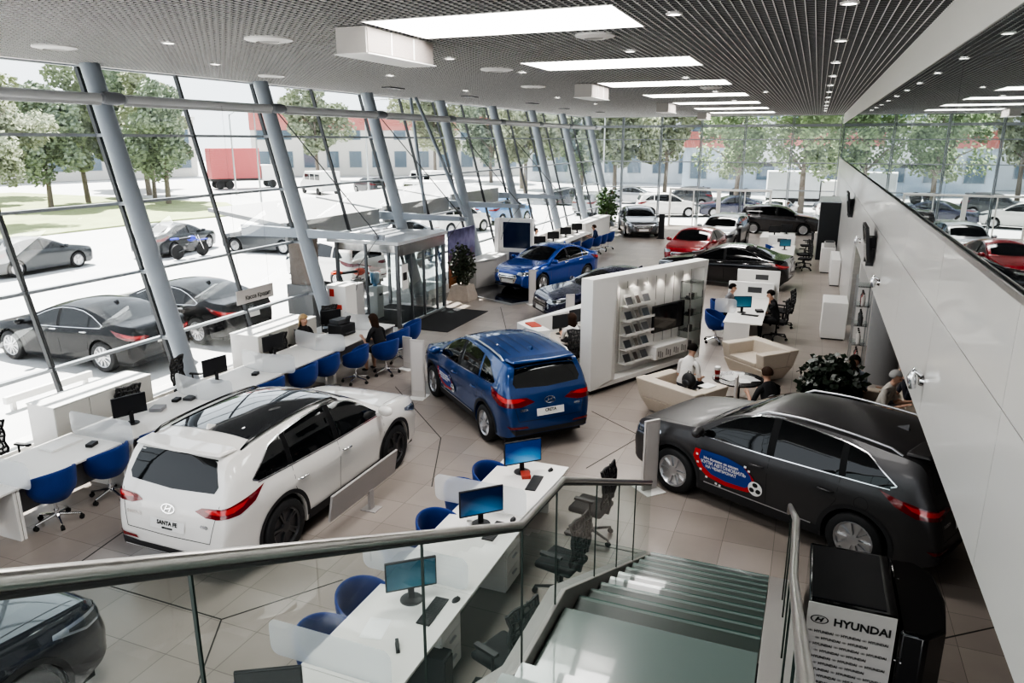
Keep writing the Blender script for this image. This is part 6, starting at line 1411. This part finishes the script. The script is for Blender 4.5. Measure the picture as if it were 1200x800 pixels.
# motorcycles
def bike(label, loc, rz, c):
    t = thing('motorcycle', label, 'motorcycle', loc, rz)
    for x in (-.68, .68):
        m = MB(); m.lathe([(.27, -.05), (.33, -.04), (.34, 0), (.33, .04), (.27, .05)], (0, 0, 0), 22, 'Y'); w_ = m.build('wheel', TYRE, t, smooth=50); w_.location = (x, 0, .34); m = MB()
        for k in range(6): a = pi * k / 6; m.tube([(.28 * cos(a), 0, .28 * sin(a)), (-.28 * cos(a), 0, -.28 * sin(a))], .006, 4)
        m.build('spokes', CHROME, w_)
    m = MB(); m.tube([(-.68, .08, .34), (-.1, .08, .5), (.3, .0, .95), (.45, 0, .95)], .03, 6); m.tube([(-.68, -.08, .34), (-.1, -.08, .5), (.3, 0, .6)], .03, 6); m.build('frame', DGREY, t)
    m = MB(); m.cbox((.0, 0, .48), (.34, .22, .3)); m.build('engine', mat('engine_grey', (.12, .12, .12), .4, .6), t, bevel=.03); m = MB(); m.sphere((.14, 0, .86), 1, 14, 8, (.24, .14, .13)); m.build('fuel_tank', c, t, smooth=60)
    m = MB(); m.prism([(-.7, -.09), (.0, -.12), (.0, .12), (-.7, .09)], .86, .94); m.build('seat', BLACKP, t, bevel=.02); m = MB(); m.prism([(-.95, -.07), (-.6, -.1), (-.6, .1), (-.95, .07)], .9, .97); m.build('tail', c, t)
    for s in (-1, 1): m = MB(); m.tube([(.68, s * .08, .34), (.42, s * .08, 1.0)], .022, 6); m.build('fork', CHROME, t)
    m = MB(); m.tube([(.36, -.36, 1.06), (.42, -.1, 1.02), (.42, .1, 1.02), (.36, .36, 1.06)], .014, 6); m.build('handlebar', BLACKP, t); m = MB(); m.prism([(.45, -.07), (.98, -.08), (.98, .08), (.45, .07)], .74, .78); m.build('front_mudguard', c, t)
    return t
bike('blue motocross bike parked in front of the grey saloon', (-25.9, 25.6, -.04), radians(85), mat('bike_blue', (.05, .07, .5), .3)); bike('orange and black motorcycle seen through the vestibule', (-14.0, 20.9, -.04), radians(70), mat('bike_orange', (.6, .08, .03), .3)); bike('dark motorcycle outside behind the video wall', (-15.2, 28.0, -.04), radians(100), BLACKG); bike('white motorcycle outside the fourth facade bay', (-15.2, 31.5, -.04), radians(110), WHITE)
# trees
def tree_mesh(seed, H, cw, n, ls):
    rnd = random.Random(seed); tr = MB(); tr.tube([(0, 0, -.1), (.1, .05, H * .25), (.0, .1, H * .55), (.1, 0, H * .85)], [.22, .17, .11, .03], 8)
    for k in range(9):
        a = rnd.uniform(0, 6.28); z = H * rnd.uniform(.25, .6); tr.tube([(.05, .05, z), (cos(a) * cw * .4, sin(a) * cw * .4, z + H * .14), (cos(a) * cw * .75, sin(a) * cw * .75, z + H * .2)], [.08, .045, .015], 5)
    lf = MB(); cl = []
    for k in range(34):
        a = rnd.uniform(0, 6.28); u = rnd.uniform(-1, 1); rr = rnd.random() ** .45; cl.append((Vector((cw * rr * sqrt(1 - u * u) * cos(a), cw * rr * sqrt(1 - u * u) * sin(a), H * .62 + H * .38 * rr * u)), rnd.uniform(.35, .75) * cw * .5))
    for k in range(n):
        c, r = rnd.choice(cl); d = Vector((rnd.gauss(0, 1), rnd.gauss(0, 1), rnd.gauss(0, 1))).normalized(); p = c + d * r * rnd.random() ** .35
        q = Vector((rnd.uniform(-1, 1), rnd.uniform(-1, 1), rnd.uniform(-.7, .7))).normalized(); s_ = q.orthogonal().normalized(); l = ls * rnd.uniform(.6, 1.4)
        lf.add([p - q * l * .5, p + s_ * l * .4, p + q * l * .5, p - s_ * l * .4], [(0, 1, 2, 3)])
    return tr, lf
LT = [mat('hazed_tree_leaf_%d' % i, c, .8, noise=.45, nscale=.8) for i, c in enumerate(((.30, .34, .235), (.26, .31, .23), (.34, .37, .25), (.22, .29, .15)))]; BARK = mat('tree_bark', (.20, .17, .14), .9)  # leaf colours paled to paint in outdoor haze and overexposure
protos = []
for i, (H, cw, n, ls) in enumerate(((11, 3.8, 13000, .34), (9.5, 3.3, 12000, .32), (12.5, 4.4, 14000, .36), (10, 3.4, 7500, .26))): protos.append((tree_mesh(20 + i, H, cw, n, ls), i))
first = {}
def tree(i, x, y, s, label):
    if i not in first:
        t = thing('tree', label, 'tree', (x, y, 0), 0, 'trees outside'); (tr, lf), k = protos[i]; tr.build('trunk', BARK, t, smooth=60); lf.build('crown', LT[k], t); first[i] = t
    else: t = dup(first[i], (x, y, 0), x * 3.7 % 6.28, label)
    t.scale = (s, s, s)
TR = [(0, -57.5, 33, 1.1, 'pale birch-like tree at the left edge of the lawn'), (1, -54.9, 40.8, .95, 'pale tree second from the left edge of the lawn'), (0, -56.6, 45.5, 1.0, 'pale tree third on the lawn'), (2, -54.5, 50.5, .85, 'pale tree fourth on the lawn, by the leaning column'), (1, -49.4, 47.1, 1.0, 'pale tree right of the first leaning column'), (2, -47.0, 31.4, .7, 'nearer tree on the lawn behind the saloon'), (1, -60, 55, 1.2, 'dense grey-green tree left of the red container'), (0, -70, 30, 1.3, 'tall tree in the back row at the far left'), (2, -72, 45, 1.3, 'tall tree in the back row, middle'), (1, -70, 62, 1.3, 'tall tree in the back row behind the container'),
      (0, -62, 85, 1.2, 'hazy tree beyond the road, first'), (2, -48, 92, 1.1, 'hazy tree beyond the road, second'), (1, -38, 88, 1.1, 'hazy tree beyond the road, third'), (0, -30, 78, 1.1, 'hazy tree beyond the road, fourth'), (2, -25, 66, 1.0, 'pale tree seen in the last facade bays'),
      (0, -17.5, 70, 1.0, 'pale tree behind the far left panes'), (2, -13.5, 74, .95, 'pale tree beyond the second far mullion'), (3, -5.6, 61, .95, 'green tree beside the white truck'), (3, -.7, 57.5, 1.05, 'large green tree at the far right panes'), (3, 3.6, 64, 1.0, 'green tree behind the large one'), (1, -22, 74, 1.0, 'pale tree at the far corner')]
for a in TR: tree(*a)
# vehicles and buildings far out
def truck(label, loc, rz, col, L=6.0, H=3.0, z0=1.0, cab=True):
    t = thing('box_truck', label, 'truck', loc, rz); m = MB(); m.box(-L / 2, L / 2, -1.2, 1.2, z0, z0 + H); m.build('cargo_box', col, t, bevel=.04); m = MB(); m.box(-L / 2, L / 2 + 1.6, -.5, .5, z0 - .3, z0); m.build('chassis', DGREY, t)
    m = MB(); m.prism([(L / 2 + .1, 0), (L / 2 + 1.9, 0), (L / 2 + 1.85, .8), (L / 2 + 1.4, 1.7), (L / 2 + .1, 1.7)], -1.1, 1.1, Matrix.Translation((0, 0, z0 - .3)) @ Matrix.Rotation(pi / 2, 4, 'X')); m.build('cab', WHITE, t, bevel=.05)
    for x in (-L / 2 + .8, -L / 2 + 1.8, L / 2 + 1.2):
        for y in (-1.0, 1.0): m = MB(); m.cyl((x, y - .15, .45), (x, y + .15, .45), .45, 16); m.build('wheel', TYRE, t, smooth=40)
truck('red cargo truck beyond the lawn', (-59.5, 66.3, 0), radians(55), mat('truck_hazed_red', (.50, .12, .12), .6), 5.2, 3.2, 1.1)  # cargo box red paled, outdoor haze put into the colour
truck('tall white box truck beyond the far glass wall', (-5.1, 71, 0), radians(5), mat('truck_white', (.62, .64, .66), .6), 4.6, 3.6, 3.2)
truck('low white van beyond the far doors', (-1.6, 66.0, 0), radians(5), mat('truck_white', (.62, .64, .66), .6), 4.0, 2.1, .6)
def minibus(label, loc, rz):
    t = thing('minibus', label, 'minibus', loc, rz); m = MB(); m.prism([(-2.6, .35), (2.5, .35), (2.55, 1.0), (1.9, 1.35), (1.2, 2.2), (-2.6, 2.25)], -1, 1, Matrix.Rotation(pi / 2, 4, 'X')); m.build('body', WHITE, t, bevel=.06)
    for x in (-2.2, -1.0, .2): m = MB(); m.box(x, x + 1.0, -1.015, 1.015, 1.4, 1.95); m.build('side_window', CGLASS, t)
    for x in (-1.7, 1.7):
        for y in (-.92, .92): m = MB(); m.cyl((x, y - .1, .35), (x, y + .1, .35), .35, 14); m.build('wheel', TYRE, t, smooth=40)
minibus('white minibus on the road beyond the lawn', (-45.5, 62.5, 0), radians(150)); minibus('white minibus further right on the road', (-36, 67, 0), radians(150)); minibus('white van outside the fourth facade bay', (-27, 50, 0), radians(160))
def building(label, loc, rz, L, D, H, wall, nx, nz, band=None, roof=None):
    t = thing('building', label, 'building', loc, rz); m = MB(); m.box(-L / 2, L / 2, -D / 2, D / 2, 0, H); m.build('wall', wall, t)
    m = MB(); m.box(-L / 2 - .2, L / 2 + .2, -D / 2 - .2, D / 2 + .2, H, H + .5); m.build('roof', roof or WPANEL, t)
    for k in range(nz):
        for i in range(nx):
            x = -L / 2 + (i + .5) * L / nx; z = 1.2 + k * (H - 1) / nz; m = MB(); m.box(x - L / nx * .28, x + L / nx * .28, -D / 2 - .06, -D / 2, z, z + (H - 1) / nz * .6); f = m.build('window', mat('bld_window_frame', (.3, .33, .36), .5), t); q = MB(); q.box(x - L / nx * .25, x + L / nx * .25, -D / 2 - .075, -D / 2 - .06, z + .06, z + (H - 1) / nz * .6 - .06); q.build('pane', mat('bld_pane', (.12, .16, .2), .1), f)
    if band: m = MB(); m.box(-L / 2 - .05, L / 2 + .05, -D / 2 - .12, -D / 2 - .02, band[0], band[1]); m.build('red_band', mat('band_hazed_red', (.48, .17, .15), .6), t)  # band red paled with painted-in haze
building('pale blue-grey building with red band beyond the far wall', (2, 86, 0), 0, 30, 10, 13, mat('bld_blue', (.40, .47, .55), .8), 9, 3, (4.4, 6.0)); building('white building with red fascia across the road', (-62, 104, 0), radians(28), 40, 10, 9, mat('bld_white', (.62, .60, .57), .8), 12, 2, (6.6, 9.0)); building('long pale building behind the trees at the left', (-98, 60, 0), radians(75), 60, 10, 8, mat('bld_white', (.62, .60, .57), .8), 14, 2)
building('pale tower block strip behind the far left trees', (-24, 98, 0), 0, 22, 10, 16, mat('bld_pale', (.58, .60, .62), .8), 7, 4)
for k, (x, y) in enumerate(((-44, 52), (-52, 58), (-30, 47), (-16.5, 62))):
    t = thing('lamp_post', 'thin grey lamp post out on the %s' % ('road edge beside the lawn', 'far road by the container', 'car park near the vans', 'far car park by the white SUV')[k], 'lamp post', (x, y, 0), 0, 'lamp posts'); m = MB(); m.tube([(0, 0, 0), (0, 0, 7.5)], [.09, .05], 8); m.build('pole', ALU, t, smooth=50); m = MB(); m.tube([(0, 0, 7.4), (.8, 0, 7.8), (1.4, 0, 7.85)], .035, 6); m.cbox((1.6, 0, 7.85), (.5, .18, .08)); m.build('lamp_head', ALU, t)
